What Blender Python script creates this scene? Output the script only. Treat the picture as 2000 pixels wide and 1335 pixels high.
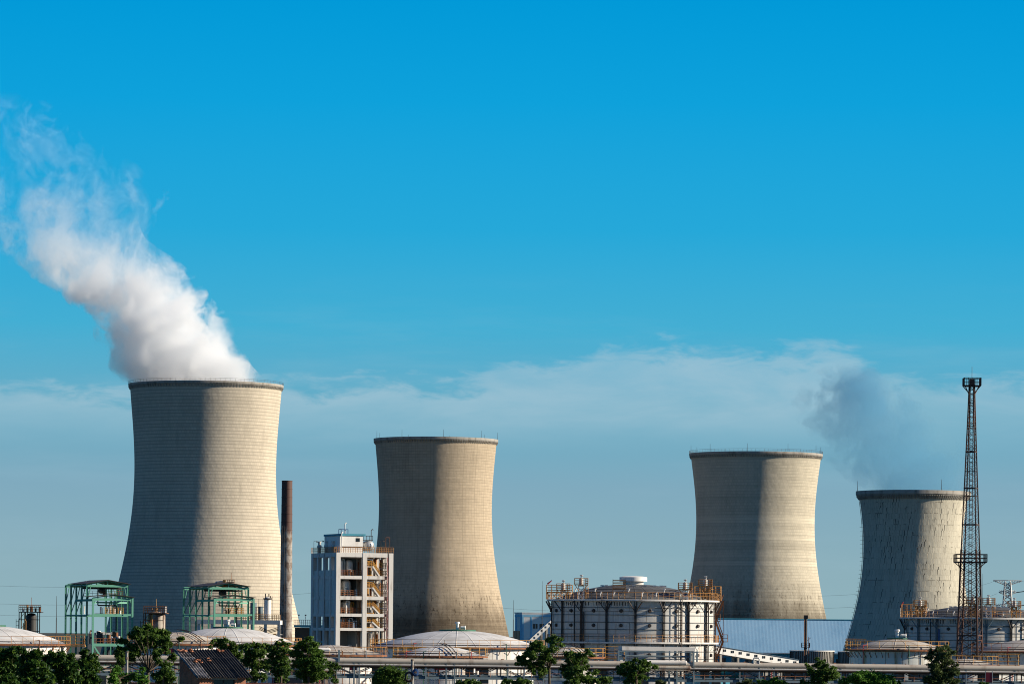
import bpy, math, random
import numpy as np
from mathutils import Vector, Matrix
R = math.radians
scene = bpy.context.scene
for o in list(bpy.data.objects): bpy.data.objects.remove(o)
COL = scene.collection
random.seed(7); RNG = np.random.RandomState(11)

# ------------------------------------------------------------------ camera
F, HZ, CAMZ, ROLL = 8000.0, 1235.0, 14.0, R(0.5)     # focal length and horizon of the 2000 x 1335 photograph
cam_d = bpy.data.cameras.new('camera'); cam = bpy.data.objects.new('camera', cam_d); COL.objects.link(cam)
cam.matrix_world = Matrix.Translation((0, 0, CAMZ)) @ Matrix.Rotation(R(90), 4, 'X') @ Matrix.Rotation(ROLL, 4, 'Z')
cam_d.sensor_fit = 'HORIZONTAL'; cam_d.sensor_width = 36.0; cam_d.lens = 36.0 * F / 2000
cam_d.shift_y = (HZ - 667.5) / 2000; cam_d.clip_start = 1; cam_d.clip_end = 30000
scene.camera = cam

# ------------------------------------------------------------------ node helpers
def lin(r, g, b):
    f = lambda c: (c / 255 / 12.92) if c / 255 <= 0.04045 else ((c / 255 + 0.055) / 1.055) ** 2.4
    return (f(r), f(g), f(b), 1.0)
class NT:
    def __init__(s, tree): s.t = tree; s.n = tree.nodes; s.l = tree.links; s.n.clear()
    def node(s, typ, ins=None, **kw):
        x = s.n.new(typ)
        for k, v in kw.items(): setattr(x, k, v)
        for k, v in (ins or {}).items(): s.set(x.inputs[k], v)
        return x
    def set(s, sock, v):
        if isinstance(v, bpy.types.NodeSocket): s.l.new(v, sock)
        else: sock.default_value = v
    def m(s, op, a, b=0.0, c=None, clamp=False):
        x = s.n.new('ShaderNodeMath'); x.operation = op; x.use_clamp = clamp
        s.set(x.inputs[0], a); s.set(x.inputs[1], b)
        if c is not None: s.set(x.inputs[2], c)
        return x.outputs[0]
    def smooth(s, v, a, b, lo=0.0, hi=1.0):
        x = s.n.new('ShaderNodeMapRange'); x.interpolation_type = 'SMOOTHSTEP'; x.clamp = True
        s.set(x.inputs[0], v); s.set(x.inputs[1], a); s.set(x.inputs[2], b); s.set(x.inputs[3], lo); s.set(x.inputs[4], hi)
        return x.outputs[0]
    def mix(s, f, a, b, blend='MIX'):
        x = s.n.new('ShaderNodeMix'); x.data_type = 'RGBA'; x.blend_type = blend
        s.set(x.inputs[0], f); s.set(x.inputs[6], a); s.set(x.inputs[7], b)
        return x.outputs[2]
    def ramp(s, f, pts, interp='LINEAR'):
        x = s.n.new('ShaderNodeValToRGB'); e = x.color_ramp.elements; x.color_ramp.interpolation = interp
        while len(e) < len(pts): e.new(0.5)
        for el, (p, c) in zip(e, pts): el.position = p; el.color = c
        s.set(x.inputs[0], f); return x.outputs[0]
    def noise(s, vec, scale, detail=4, rough=0.55, dist=0.0, color=False):
        x = s.n.new('ShaderNodeTexNoise'); s.set(x.inputs['Vector'], vec)
        x.inputs['Scale'].default_value = scale; x.inputs['Detail'].default_value = detail
        x.inputs['Roughness'].default_value = rough; x.inputs['Distortion'].default_value = dist
        return x.outputs[1 if color else 0]
    def mapping(s, vec, scale=(1, 1, 1), loc=(0, 0, 0)):
        x = s.n.new('ShaderNodeMapping'); s.set(x.inputs[0], vec)
        x.inputs['Scale'].default_value = scale; x.inputs['Location'].default_value = loc
        return x.outputs[0]
    def xyz(s, vec):
        x = s.n.new('ShaderNodeSeparateXYZ'); s.set(x.inputs[0], vec); return x.outputs
    def comb(s, a, b, c):
        x = s.n.new('ShaderNodeCombineXYZ'); s.set(x.inputs[0], a); s.set(x.inputs[1], b); s.set(x.inputs[2], c); return x.outputs[0]
    def curve(s, f, pts):
        x = s.n.new('ShaderNodeFloatCurve'); c = x.mapping.curves[0]
        x.mapping.use_clip = False
        pts = sorted(pts)
        while len(c.points) < len(pts): c.points.new(0.5, 0.5)
        for p, (a, b) in zip(c.points, pts): p.location = (a, b)
        x.mapping.update(); s.set(x.inputs[1], f); return x.outputs[0]

# ------------------------------------------------------------------ world and sun
SUN_EL, SUN_AZ = R(22), R(88.5)      # azimuth from the camera side round to the right
wd = bpy.data.worlds.new('World'); scene.world = wd; wd.use_nodes = True
w = NT(wd.node_tree)
sky = w.node('ShaderNodeTexSky', sky_type='NISHITA'); sky.sun_disc = False
sky.sun_elevation = SUN_EL; sky.sun_rotation = R(180) - SUN_AZ; sky.air_density = 1.0; sky.dust_density = 0.6; sky.ozone_density = 2.0
SKY_K = 0.05
skyc = w.mix(1.0, sky.outputs[0], (SKY_K * 0.16, SKY_K * 0.48, SKY_K * 0.95, 1), 'MULTIPLY')
tc = w.node('ShaderNodeTexCoord').outputs['Generated']
sx, sy, sz = w.xyz(tc)[:3]
# deep clear blue above, paling to grey-blue near the horizon (direction based: real sky)
def elz(py): return math.sin(math.atan((HZ - py) / F)) / 0.20
low = w.ramp(w.m('DIVIDE', sz, 0.20), [
    (0.0, lin(146, 178, 186)), (elz(1100), lin(140, 175, 187)), (elz(950), lin(128, 170, 190)),
    (elz(800), lin(105, 172, 197)), (elz(640), lin(68, 174, 211)), (elz(450), lin(38, 168, 217)), (elz(200), lin(14, 161, 219)),
    (elz(-30), lin(0, 152, 215))])
# thin cloud sheet lying low over the horizon
ex = w.m('MULTIPLY', sx, F / 1000.0); ey = w.m('MULTIPLY', sz, F / 1000.0)       # kilo-pixels about the horizon point
cv = w.comb(ex, w.m('MULTIPLY', ey, 3.2), 0.0)
n1 = w.noise(cv, 2.6, 7, 0.6, 0.4); n2 = w.noise(cv, 9.0, 6, 0.6, 0.3)
top = w.curve(w.m('ADD', w.m('MULTIPLY', ex, 0.4), 0.5), [(0.0, .46), (.1, .47), (.2, .465), (.28, .475), (.4, .487), (.46, .492), (.495, .525), (.56, .537), (.62, .562), (.66, .545), (.7, .556), (.76, .556), (.79, .505), (.9, .492), (1, .48)])
edge = w.m('ADD', ey, w.m('MULTIPLY', w.m('SUBTRACT', n2, 0.5), 0.16))
edge = w.m('ADD', edge, w.m('MULTIPLY', w.m('SUBTRACT', n1, 0.5), 0.07))
up = w.smooth(w.m('SUBTRACT', top, edge), -0.015, 0.035)
dn = w.smooth(ey, 0.34, 0.46)
cl = w.m('MULTIPLY', w.m('MULTIPLY', up, dn), w.smooth(n1, 0.25, 0.7, 0.45, 1.0))
n3 = w.noise(w.comb(ex, w.m('MULTIPLY', ey, 7.0), 3.0), 1.6, 5, 0.6)
cl = w.m('ADD', cl, w.m('MULTIPLY', w.m('MULTIPLY', w.smooth(n3, .48, .75), w.smooth(ey, 0.75, 0.5)), 0.16), clamp=True)
low = w.mix(w.m('MULTIPLY', cl, 0.74), low, lin(166, 197, 212))
EXPO = 0.72
low = w.mix(1.0, low, (2 ** -EXPO,) * 3 + (1,), 'MULTIPLY')
col = w.mix(w.smooth(sz, 0.155, 0.22), low, skyc)
bg = w.node('ShaderNodeBackground', {'Color': col, 'Strength': 1.0})
out = w.node('ShaderNodeOutputWorld'); w.l.new(bg.outputs[0], out.inputs[0])

sd = bpy.data.lights.new('sun', 'SUN'); sun = bpy.data.objects.new('sun', sd); COL.objects.link(sun)
sd.energy = 5.0; sd.angle = R(0.5); sd.color = (1.0, 0.89, 0.72)
sdir = Vector((math.sin(SUN_AZ) * math.cos(SUN_EL), -math.cos(SUN_AZ) * math.cos(SUN_EL), math.sin(SUN_EL)))
sun.rotation_euler = sdir.to_track_quat('Z', 'Y').to_euler(); sun.location = (300, 0, 300)
scene.view_settings.view_transform = 'Standard'; scene.view_settings.look = 'None'
scene.view_settings.exposure = EXPO; scene.view_settings.gamma = 1.0
scene.cycles.use_denoising = True; scene.cycles.filter_width = 1.05
scene.cycles.max_bounces = 9; scene.cycles.volume_bounces = 7; scene.cycles.diffuse_bounces = 3
scene.cycles.volume_step_rate = 0.6; scene.cycles.volume_max_steps = 512

# ------------------------------------------------------------------ placing helpers
CR, SR = math.cos(ROLL), math.sin(ROLL)
def lev(px, py):
    dx, dy = px - 1000.0, HZ - py
    return dx * CR - dy * SR, dx * SR + dy * CR
def P(px, py, Y):
    a, b = lev(px, py); return Vector((a * Y / F, Y, CAMZ + b * Y / F))
def ZZ(px, py, Y): return P(px, py, Y).z
def M(npx, Y): return npx * Y / F

class MB:
    def __init__(s): s.v = []; s.f = []; s.uv = None
    def add(s, vs, fs):
        b = len(s.v); s.v += [tuple(v) for v in vs]; s.f += [tuple(i + b for i in f) for f in fs]
    def box(s, x0, y0, z0, x1, y1, z1):
        s.add([(x0, y0, z0), (x1, y0, z0), (x1, y1, z0), (x0, y1, z0), (x0, y0, z1), (x1, y0, z1), (x1, y1, z1), (x0, y1, z1)],
              [(0, 3, 2, 1), (4, 5, 6, 7), (0, 1, 5, 4), (1, 2, 6, 5), (2, 3, 7, 6), (3, 0, 4, 7)])
    def cbox(s, c, d): s.box(c[0] - d[0] / 2, c[1] - d[1] / 2, c[2] - d[2] / 2, c[0] + d[0] / 2, c[1] + d[1] / 2, c[2] + d[2] / 2)
    def frame(s, p, q):
        d = (Vector(q) - Vector(p)); L = d.length; d = d / max(L, 1e-9)
        up = Vector((0, 0, 1)) if abs(d.z) < 0.95 else Vector((0, 1, 0))
        a = d.cross(up).normalized(); b = a.cross(d).normalized(); return a, b
    def beam(s, p, q, w_, h_=None):
        h_ = h_ or w_; a, b = s.frame(p, q); p = Vector(p); q = Vector(q); vs = []
        for c in (p, q):
            for sa, sb in ((-1, -1), (1, -1), (1, 1), (-1, 1)): vs.append(c + a * sa * w_ / 2 + b * sb * h_ / 2)
        s.add(vs, [(0, 1, 2, 3), (7, 6, 5, 4), (0, 4, 5, 1), (1, 5, 6, 2), (2, 6, 7, 3), (3, 7, 4, 0)])
    def tube(s, p, q, r, r2=None, n=8, caps=True):
        r2 = r if r2 is None else r2; a, b = s.frame(p, q); p = Vector(p); q = Vector(q); vs = []
        for c, rr in ((p, r), (q, r2)):
            for i in range(n):
                t = 2 * math.pi * i / n; vs.append(c + (a * math.cos(t) + b * math.sin(t)) * rr)
        fs = [(i, (i + 1) % n, n + (i + 1) % n, n + i) for i in range(n)]
        if caps: fs += [tuple(range(n - 1, -1, -1)), tuple(range(n, 2 * n))]
        s.add(vs, fs)
    def path(s, pts, r, n=8):
        for p, q in zip(pts[:-1], pts[1:]): s.tube(p, q, r, n=n)
    def lathe(s, prof, seg=48, c=(0, 0), a0=0.0, a1=2 * math.pi, closed=True):
        n = seg if closed else seg + 1; vs = []
        for r, z in prof:
            for i in range(n):
                t = a0 + (a1 - a0) * i / seg; vs.append((c[0] + r * math.cos(t), c[1] + r * math.sin(t), z))
        fs = []
        for j in range(len(prof) - 1):
            for i in range(seg):
                k = (i + 1) % n if closed else i + 1
                fs.append((j * n + i, j * n + k, (j + 1) * n + k, (j + 1) * n + i))
        s.add(vs, fs)
    def capsule(s, p, q, r, n=16):
        p = Vector(p); q = Vector(q); d = (q - p).normalized(); pts = []
        for i in range(5): t = i / 4 * math.pi / 2; pts.append((p - d * r * 0.6 * math.cos(t), max(r * math.sin(t), 0.01)))
        for i in range(5): t = i / 4 * math.pi / 2; pts.append((q + d * r * 0.6 * math.sin(t), max(r * math.cos(t), 0.01)))
        for (a, ra), (b, rb) in zip(pts[:-1], pts[1:]):
            if (b - a).length > 1e-6: s.tube(a, b, ra, rb, n=n, caps=False)
    def build(s, name, m, parent=None, smooth=False, loc=None):
        me = bpy.data.meshes.new(name); me.from_pydata(s.v, [], s.f)
        if m: me.materials.append(m)
        if smooth:
            me.polygons.foreach_set('use_smooth', [True] * len(me.polygons))
            me.set_sharp_from_angle(angle=R(smooth if smooth is not True else 40))
        me.update(); o = bpy.data.objects.new(name, me); COL.objects.link(o)
        if parent: o.parent = parent
        if loc is not None: o.location = loc
        return o
def tag(o, label=None, cat=None, group=None, kind=None):
    if label: o['label'] = label
    if cat: o['category'] = cat
    if group: o['group'] = group
    if kind: o['kind'] = kind
    return o
def thing(name, label, cat, loc=(0, 0, 0), rz=0.0, group=None):
    o = bpy.data.objects.new(name, None); COL.objects.link(o); o.location = loc; o.rotation_euler = (0, 0, rz)
    o.empty_display_size = 0.5
    return tag(o, label, cat, group)
def copy_thing(o, loc, rz, label, scale=None):
    c = o.copy(); COL.objects.link(c); c.location = loc; c.rotation_euler = (0, 0, rz); c['label'] = label
    if scale: c.scale = scale
    for ch in o.children:
        d = ch.copy(); COL.objects.link(d); d.parent = c
        for g in ch.children:
            e = g.copy(); COL.objects.link(e); e.parent = d
    return c

# ------------------------------------------------------------------ materials
def newmat(name):
    m_ = bpy.data.materials.new(name); m_.use_nodes = True; return m_, NT(m_.node_tree)
def finish(nt, col, rough=0.7, metal=0.0, normal=None, spec=0.4):
    b = nt.node('ShaderNodeBsdfPrincipled', {'Base Color': col, 'Roughness': rough, 'Metallic': metal})
    b.inputs['Specular IOR Level'].default_value = spec
    if normal is not None: nt.l.new(normal, b.inputs['Normal'])
    o = nt.node('ShaderNodeOutputMaterial'); nt.l.new(b.outputs[0], o.inputs[0]); return b
def bump(nt, h, strength=0.5, dist=0.1):
    b = nt.node('ShaderNodeBump', {'Height': h}); b.inputs['Strength'].default_value = strength; b.inputs['Distance'].default_value = dist
    return b.outputs[0]
def worn(name, base, dirt, scale=0.6, stretch=0.25, lo=0.5, hi=0.72, rough=0.6, metal=0.0, amt=0.8, fine=0.15, spec=0.4):
    """paint or steel with stains of their own, drawn out downwards"""
    m_, n = newmat(name); oc = n.node('ShaderNodeTexCoord').outputs['Object']
    a = n.noise(n.mapping(oc, (1, 1, stretch)), scale, 6, 0.62, 0.2)
    b = n.noise(oc, scale * 6, 4, 0.6)
    c = n.mix(n.m('MULTIPLY', n.smooth(a, lo, hi), amt), base, dirt)
    c = n.mix(n.m('MULTIPLY', n.m('ABSOLUTE', n.m('SUBTRACT', b, 0.5)), fine * 4), c, dirt)
    finish(n, c, rough, metal, spec=spec); return m_
WHITE = worn('white_paint', (.74, .72, .68, 1), (.42, .32, .22, 1), 0.5, 0.15, 0.56, 0.75)
TANKW = worn('tank_white', (.70, .69, .65, 1), (.36, .22, .11, 1), 0.9, 0.07, 0.54, 0.70, amt=0.75)
TANKR = worn('tank_stained', (.58, .58, .54, 1), (.30, .20, .09, 1), 1.1, 0.05, 0.48, 0.62, amt=0.85)
GREYR = worn('tank_roof_grey', (.13, .135, .14, 1), (.09, .085, .08, 1), 0.3, 1.0, 0.45, 0.7)
DOMEB = worn('dome_tan', (.40, .35, .28, 1), (.25, .19, .12, 1), 0.3, 1.0, 0.45, 0.7)
ORANGE = worn('orange_paint', (.42, .20, .05, 1), (.22, .08, .03, 1), 1.5, 0.5, 0.5, 0.7)
RUSTY = worn('rust_paint', (.26, .10, .04, 1), (.10, .045, .025, 1), 2.0, 0.5, 0.45, 0.6, rough=0.85)
YELLOW = worn('yellow_rail', (.50, .25, .045, 1), (.30, .13, .04, 1), 1.5, 0.5, 0.5, 0.7)
GREEN = worn('green_steel', (.12, .35, .25, 1), (.08, .2, .15, 1), 0.8, 0.3, 0.55, 0.75, amt=0.6)
DGREEN = worn('green_trim', (.02, .11, .065, 1), (.02, .06, .04, 1), 1, 1)
DARK = worn('dark_steel', (.032, .028, .027, 1), (.07, .035, .02, 1), 0.9, 0.5, 0.45, 0.65)
MASTM = worn('mast_steel', (.034, .022, .019, 1), (.11, .04, .022, 1), 0.5, 0.4, 0.45, 0.65, rough=0.8)
BLUEGREY = worn('bluegrey_steel', (.12, .17, .20, 1), (.06, .06, .06, 1), 0.8, 0.4, 0.5, 0.7)
SILVER = worn('silver_pipe', (.50, .49, .47, 1), (.26, .22, .17, 1), 0.8, 0.6, 0.5, 0.7, rough=0.45, metal=0.35)
TEAL = worn('teal_paint', (.04, .25, .34, 1), (.03, .14, .2, 1), 0.5, 0.5)
BLUEP = worn('blue_paint', (.02, .07, .20, 1), (.02, .04, .1, 1), 0.5, 0.5)
REDP = worn('red_paint', (.36, .025, .035, 1), (.2, .03, .03, 1), 0.8, 0.5)
CONC = worn('concrete_white', (.64, .61, .57, 1), (.28, .23, .19, 1), 0.7, 0.2, 0.5, 0.72, rough=0.85)
CONCG = worn('concrete_grey', (.33, .31, .275, 1), (.14, .12, .10, 1), 0.5, 0.3, 0.45, 0.7, rough=0.9)
CONCB = worn('concrete_brown', (.19, .14, .11, 1), (.09, .07, .06, 1), 0.5, 0.3, 0.45, 0.7, rough=0.9)
PANEL = worn('cladding_grey', (.62, .62, .58, 1), (.42, .40, .36, 1), 0.25, 0.2, 0.5, 0.7)
GLASS = worn('dark_glass', (.012, .016, .02, 1), (.02, .025, .03, 1), 1, 1, rough=0.15)
INNER = worn('dark_plant', (.035, .035, .035, 1), (.07, .04, .02, 1), 0.8, 0.6)
SEAGREEN = worn('seagreen_tank', (.03, .26, .22, 1), (.02, .14, .13, 1), 0.4, 0.4)
BARK = worn('bark', (.10, .075, .05, 1), (.04, .03, .02, 1), 3, 0.3, rough=0.95)
CHIMM, n = newmat('smokestack_paint')
oc = n.node('ShaderNodeTexCoord').outputs['Object']; zz = n.xyz(oc)[2]
a = n.noise(n.mapping(oc, (1, 1, .5)), 0.9, 6, 0.65, 0.4); b = n.noise(oc, 3.2, 5, 0.65)
bands = n.noise(n.comb(0, 0, zz), 0.22, 2, 0.5)
base = n.mix(n.smooth(a, .40, .60), (.31, .28, .25, 1), (.14, .095, .07, 1))
topf = n.m('ADD', n.smooth(zz, 28, 42), n.m('MULTIPLY', n.m('SUBTRACT', bands, .5), 1.6))
base = n.mix(n.smooth(n.m('ADD', topf, n.m('MULTIPLY', n.m('SUBTRACT', a, .5), 1.2)), .35, .75), base, (.085, .04, .03, 1))
base = n.mix(n.smooth(b, .66, .72), base, (.03, .022, .02, 1))
base = n.mix(n.m('MULTIPLY', n.smooth(n.m('ABSOLUTE', n.m('SUBTRACT', n.m('FRACT', n.m('DIVIDE', zz, 2.4)), .5)), .485, .5), .7), base, (.05, .04, .035, 1))
finish(n, base, 0.7)

def dome_mat(name, base, dirt, seams):
    m_, n = newmat(name); oc = n.node('ShaderNodeTexCoord').outputs['Object']; x, y, z = n.xyz(oc)[:3]
    ang = n.m('ARCTAN2', y, x); f = n.m('FRACT', n.m('MULTIPLY', ang, seams / (2 * math.pi)))
    rad = n.m('SQRT', n.m('ADD', n.m('MULTIPLY', x, x), n.m('MULTIPLY', y, y)))
    d = n.m('MULTIPLY', n.m('MULTIPLY', n.m('ABSOLUTE', n.m('SUBTRACT', f, .5)), rad), 2 * math.pi / seams)
    line = n.smooth(d, 0.03, 0.11, 1.0, 0.0)
    ns = n.noise(oc, 0.35, 5, 0.6); nf = n.noise(oc, 2.5, 4, .6)
    seg = n.node('ShaderNodeTexWhiteNoise', noise_dimensions='1D'); n.set(seg.inputs['W'], n.m('FLOOR', n.m('MULTIPLY', ang, seams / (2 * math.pi))))
    c = n.mix(n.m('MULTIPLY', n.smooth(ns, .42, .62), .6), base, dirt)
    c = n.mix(n.m('MULTIPLY', seg.outputs[0], .12), c, dirt)
    c = n.mix(n.m('MULTIPLY', nf, .12), c, dirt)
    c = n.mix(n.m('MULTIPLY', line, .35), c, dirt)
    finish(n, c, .6, normal=bump(n, line, .5, .08)); return m_
DOMEW = dome_mat('dome_white', (.66, .65, .63, 1), (.40, .38, .35, 1), 26)
DOMEG = dome_mat('dome_grey', (.12, .12, .118, 1), (.055, .055, .05, 1), 30)
DOMEO = dome_mat('dome_worn', (.50, .46, .40, 1), (.28, .22, .16, 1), 20)

def shell_mat(name, base, stain, pw, ph, stain_amt=.7):
    """plate courses and rust runs of a steel tank: brick pattern over angle and height"""
    m_, n = newmat(name); oc = n.node('ShaderNodeTexCoord').outputs['Object']; x, y, z = n.xyz(oc)[:3]
    uv = n.node('ShaderNodeUVMap').outputs[0]
    br = n.node('ShaderNodeTexBrick', {'Vector': uv}); br.inputs['Color1'].default_value = base
    br.inputs['Color2'].default_value = tuple(c * .90 for c in base[:3]) + (1,); br.inputs['Mortar'].default_value = (.16, .13, .10, 1)
    br.inputs['Scale'].default_value = 1; br.inputs['Mortar Size'].default_value = .035; br.inputs['Brick Width'].default_value = pw; br.inputs['Row Height'].default_value = ph
    st = n.noise(n.mapping(uv, (1, .06, 1)), 1.1, 5, .65, .1); bl = n.noise(n.mapping(uv, (1, .6, 1)), .35, 5, .6)
    c = n.mix(n.m('MULTIPLY', n.smooth(st, .50, .70), stain_amt), br.outputs[0], stain)
    c = n.mix(n.m('MULTIPLY', n.smooth(bl, .5, .75), .25), c, stain)
    finish(n, c, .5, normal=bump(n, n.noise(n.mapping(uv, (.5, .7, 1)), .5, 3), .35, .25), spec=.25); return m_
SHELLM = shell_mat('tank_shell_plates', (.56, .545, .51, 1), (.30, .17, .08, 1), 5.2, 1.75, .55)
SHELLW = shell_mat('tank_shell_white', (.74, .71, .66, 1), (.34, .22, .10, 1), 3.0, 2.0, .5)
SHELLS = shell_mat('tank_shell_streaked', (.60, .60, .56, 1), (.26, .19, .08, 1), 2.2, 4.0, .95)

def tower_mat(name, base, kind):
    m_, n = newmat(name); uv = n.node('ShaderNodeUVMap').outputs[0]; u, v = n.xyz(uv)[:2]
    dk = tuple(c * .55 for c in base[:3]) + (1,); dk2 = tuple(c * f_ for c, f_ in zip(base[:3], (.24, .22, .20))) + (1,); lt = tuple(min(1, c * 1.25) for c in base[:3]) + (1,)
    row = {'lift': 1.42, 'grid': 1.3, 'band': 1.25, 'crack': 1.75}[kind]; bw = {'lift': 1.3, 'grid': 1.9, 'band': 1.3, 'crack': .95}[kind]
    ms = {'lift': .07, 'grid': .05, 'band': .05, 'crack': .03}[kind]
    br = n.node('ShaderNodeTexBrick', {'Vector': uv}); br.offset = .5 if kind != 'grid' else 0.0
    br.inputs['Color1'].default_value = base; br.inputs['Color2'].default_value = tuple(c * .88 for c in base[:3]) + (1,)
    br.inputs['Mortar'].default_value = tuple(c * .72 for c in base[:3]) + (1,); br.inputs['Scale'].default_value = 1
    br.inputs['Mortar Size'].default_value = ms; br.inputs['Mortar Smooth'].default_value = .4; br.inputs['Brick Width'].default_value = bw; br.inputs['Row Height'].default_value = row
    c = br.outputs[0]
    wn = n.node('ShaderNodeTexWhiteNoise', noise_dimensions='1D'); n.set(wn.inputs['W'], n.m('FLOOR', n.m('DIVIDE', v, row)))
    c = n.mix(n.m('MULTIPLY', wn.outputs[0], .20), c, dk)
    st = n.noise(n.mapping(uv, (.35, .05, 1)), 1.0, 6, .65); bl = n.noise(n.mapping(uv, (1, .6, 1)), .05, 5, .6); fi = n.noise(uv, .9, 5, .65)
    c = n.mix(n.m('MULTIPLY', n.smooth(st, .48, .72), .35), c, dk)
    c = n.mix(n.m('MULTIPLY', n.smooth(bl, .4, .65), .25), c, lt)
    c = n.mix(n.m('MULTIPLY', n.smooth(fi, .58, .72), .35), c, dk)
    if kind == 'lift':      # pronounced steps between the lifts
        fr = n.m('FRACT', n.m('DIVIDE', v, row)); c = n.mix(n.smooth(fr, .62, 1.0, 0.0, .80), c, dk)
        hgt = fr
    else: hgt = br.outputs[1]; hgt = n.m('MULTIPLY', hgt, -1.0)
    if kind in ('grid', 'band'):   # damp dark foot with ragged stains
        ft = n.m('ADD', v, n.m('MULTIPLY', n.m('SUBTRACT', n.noise(n.mapping(uv, (1, .25, 1)), .22, 6, .7), .5), 26.0))
        bd = n.noise(n.comb(n.m('MULTIPLY', u, .02), v, 0), .30, 4, .6)
        zt = 26 if kind == 'grid' else 29
        c = n.mix(n.m('MULTIPLY', n.smooth(ft, zt + 10, zt - 12), n.smooth(bd, .35, .6, .70, 1.0)), c, dk2)
        sp = n.noise(n.mapping(uv, (1, .35, 1)), .9, 4, .7)
        c = n.mix(n.m('MULTIPLY', n.smooth(sp, .57, .62), n.smooth(v, 46, 22)), c, dk2)
    if kind == 'grid':      # meridian ribs
        g = n.m('ABSOLUTE', n.m('SUBTRACT', n.m('FRACT', n.m('DIVIDE', u, 7.8)), .5)); c = n.mix(n.smooth(g, .46, .5, 0, .4), c, dk)
    if kind == 'band':      # paler casting bands
        b2 = n.noise(n.comb(0, v, 0), .16, 3, .6); c = n.mix(n.smooth(b2, .55, .68, 0, .3), c, lt); c = n.mix(n.smooth(b2, .47, .36, 0, .3), c, dk)
        for zc, hw in ((64, 1.8), (56, .9), (45, 1.0)): c = n.mix(n.smooth(n.m('ABSOLUTE', n.m('SUBTRACT', v, zc)), hw, hw * .6, 0, .4), c, lt)
    if kind == 'crack':     # patched joints: broken seams and dark vertical runs starting at single joints
        ju = n.m('ADD', u, n.m('MULTIPLY', n.m('SUBTRACT', n.noise(n.mapping(uv, (1, .25, 1)), .8, 3), .5), .5))
        ri = n.m('FLOOR', n.m('DIVIDE', v, row)); cu = n.m('ADD', n.m('DIVIDE', ju, .95), n.m('MULTIPLY', ri, .37)); ci = n.m('FLOOR', cu); fu = n.m('FRACT', cu); fv = n.m('FRACT', n.m('DIVIDE', v, row))
        def wn2(a_, b_, k_):
            x_ = n.node('ShaderNodeTexWhiteNoise', noise_dimensions='3D'); n.set(x_.inputs[0], n.comb(a_, b_, k_)); return x_.outputs[0]
        reg = n.noise(n.mapping(uv, (1, .5, 1), (3, 1, 0)), .10, 4, .6)
        sv = n.m('MULTIPLY', n.smooth(fu, .16, .05), n.smooth(wn2(ci, ri, 1.0), .45, .55, 0, .7)); c = n.mix(n.m('MULTIPLY', sv, n.smooth(reg, .35, .5)), c, dk2)
        ri2 = n.m('FLOOR', n.m('DIVIDE', v, row * 2)); gh = n.noise(n.comb(n.m('MULTIPLY', u, .35), n.m('MULTIPLY', ri2, 7.3), 0), 1.0, 3, .6)
        sh_ = n.m('MULTIPLY', n.smooth(n.m('FRACT', n.m('DIVIDE', v, row * 2)), .10, .04), n.smooth(gh, .52, .60, 0, .6)); c = n.mix(sh_, c, dk2)
        rs_ = n.m('FLOOR', n.m('DIVIDE', n.m('ADD', v, n.m('MULTIPLY', ci, 1.3)), 4.4)); fs_ = n.m('FRACT', n.m('DIVIDE', n.m('ADD', v, n.m('MULTIPLY', ci, 1.3)), 4.4))
        wide = n.m('MULTIPLY', fs_, .34); run = n.m('MULTIPLY', n.m('LESS_THAN', fu, wide), n.m('GREATER_THAN', wn2(ci, rs_, 4.0), n.smooth(reg, .40, .60, .97, .62)))
        c = n.mix(n.m('MULTIPLY', run, .9), c, (.035, .035, .032, 1))
        vs = n.noise(n.mapping(uv, (1, .10, 1), (1, 7, 0)), 2.2, 3, .6); c = n.mix(n.smooth(vs, .52, .68, 0, .4), c, dk)
        sp = n.noise(n.mapping(uv, (1, .7, 1), (1, 3, 0)), 1.6, 5, .7)
        c = n.mix(n.m('MULTIPLY', n.smooth(sp, .58, .64), n.smooth(v, 18, 50, 0.0, .5)), c, (.20, .13, .08, 1))
        hgt = n.m('SUBTRACT', n.m('MULTIPLY', wn2(ci, ri, 9.0), .5), sv)
    hgt = n.m('ADD', hgt, n.m('MULTIPLY', n.noise(n.mapping(uv, (1, .8, 1), (5, 5, 0)), .30, 5, .6), 1.5))
    b_ = finish(n, c, .9, normal=bump(n, hgt, .7, .13), spec=.2); b_.inputs['Diffuse Roughness'].default_value = 0.15; return m_

# ------------------------------------------------------------------ setting: ground
gm, n = newmat('ground_soil'); oc = n.node('ShaderNodeTexCoord').outputs['Object']
c = n.mix(n.smooth(n.noise(oc, .03, 6, .6), .4, .6), (.030, .027, .020, 1), (.018, .026, .012, 1))
c = n.mix(n.smooth(n.noise(oc, .4, 5, .6), .4, .7, 0, .5), c, (.04, .036, .03, 1)); finish(n, c, .95)
def ground_z(x, y):
    t = min(1, max(0, (y - 245) / 120)); t = t * t * (3 - 2 * t); return 8.6 * (1 - t)
mb = MB(); xs = [-9000, -2500, -700, -300, -150, -80, -40, -20, 0, 20, 40, 80, 150, 300, 700, 2500, 9000]
ys = [-3000, -300, 0, 120, 200, 245, 265, 285, 305, 325, 345, 365, 450, 700, 1200, 2500, 6000, 14000]
for y in ys:
    for x in xs: mb.v.append((x, y, ground_z(x, y)))
for j in range(len(ys) - 1):
    for i in range(len(xs) - 1): a = j * len(xs) + i; mb.f.append((a, a + 1, a + 1 + len(xs), a + len(xs)))
tag(mb.build('ground', gm, smooth=True), 'bare earth and grass ground under the plant', 'ground', kind='structure')

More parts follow.
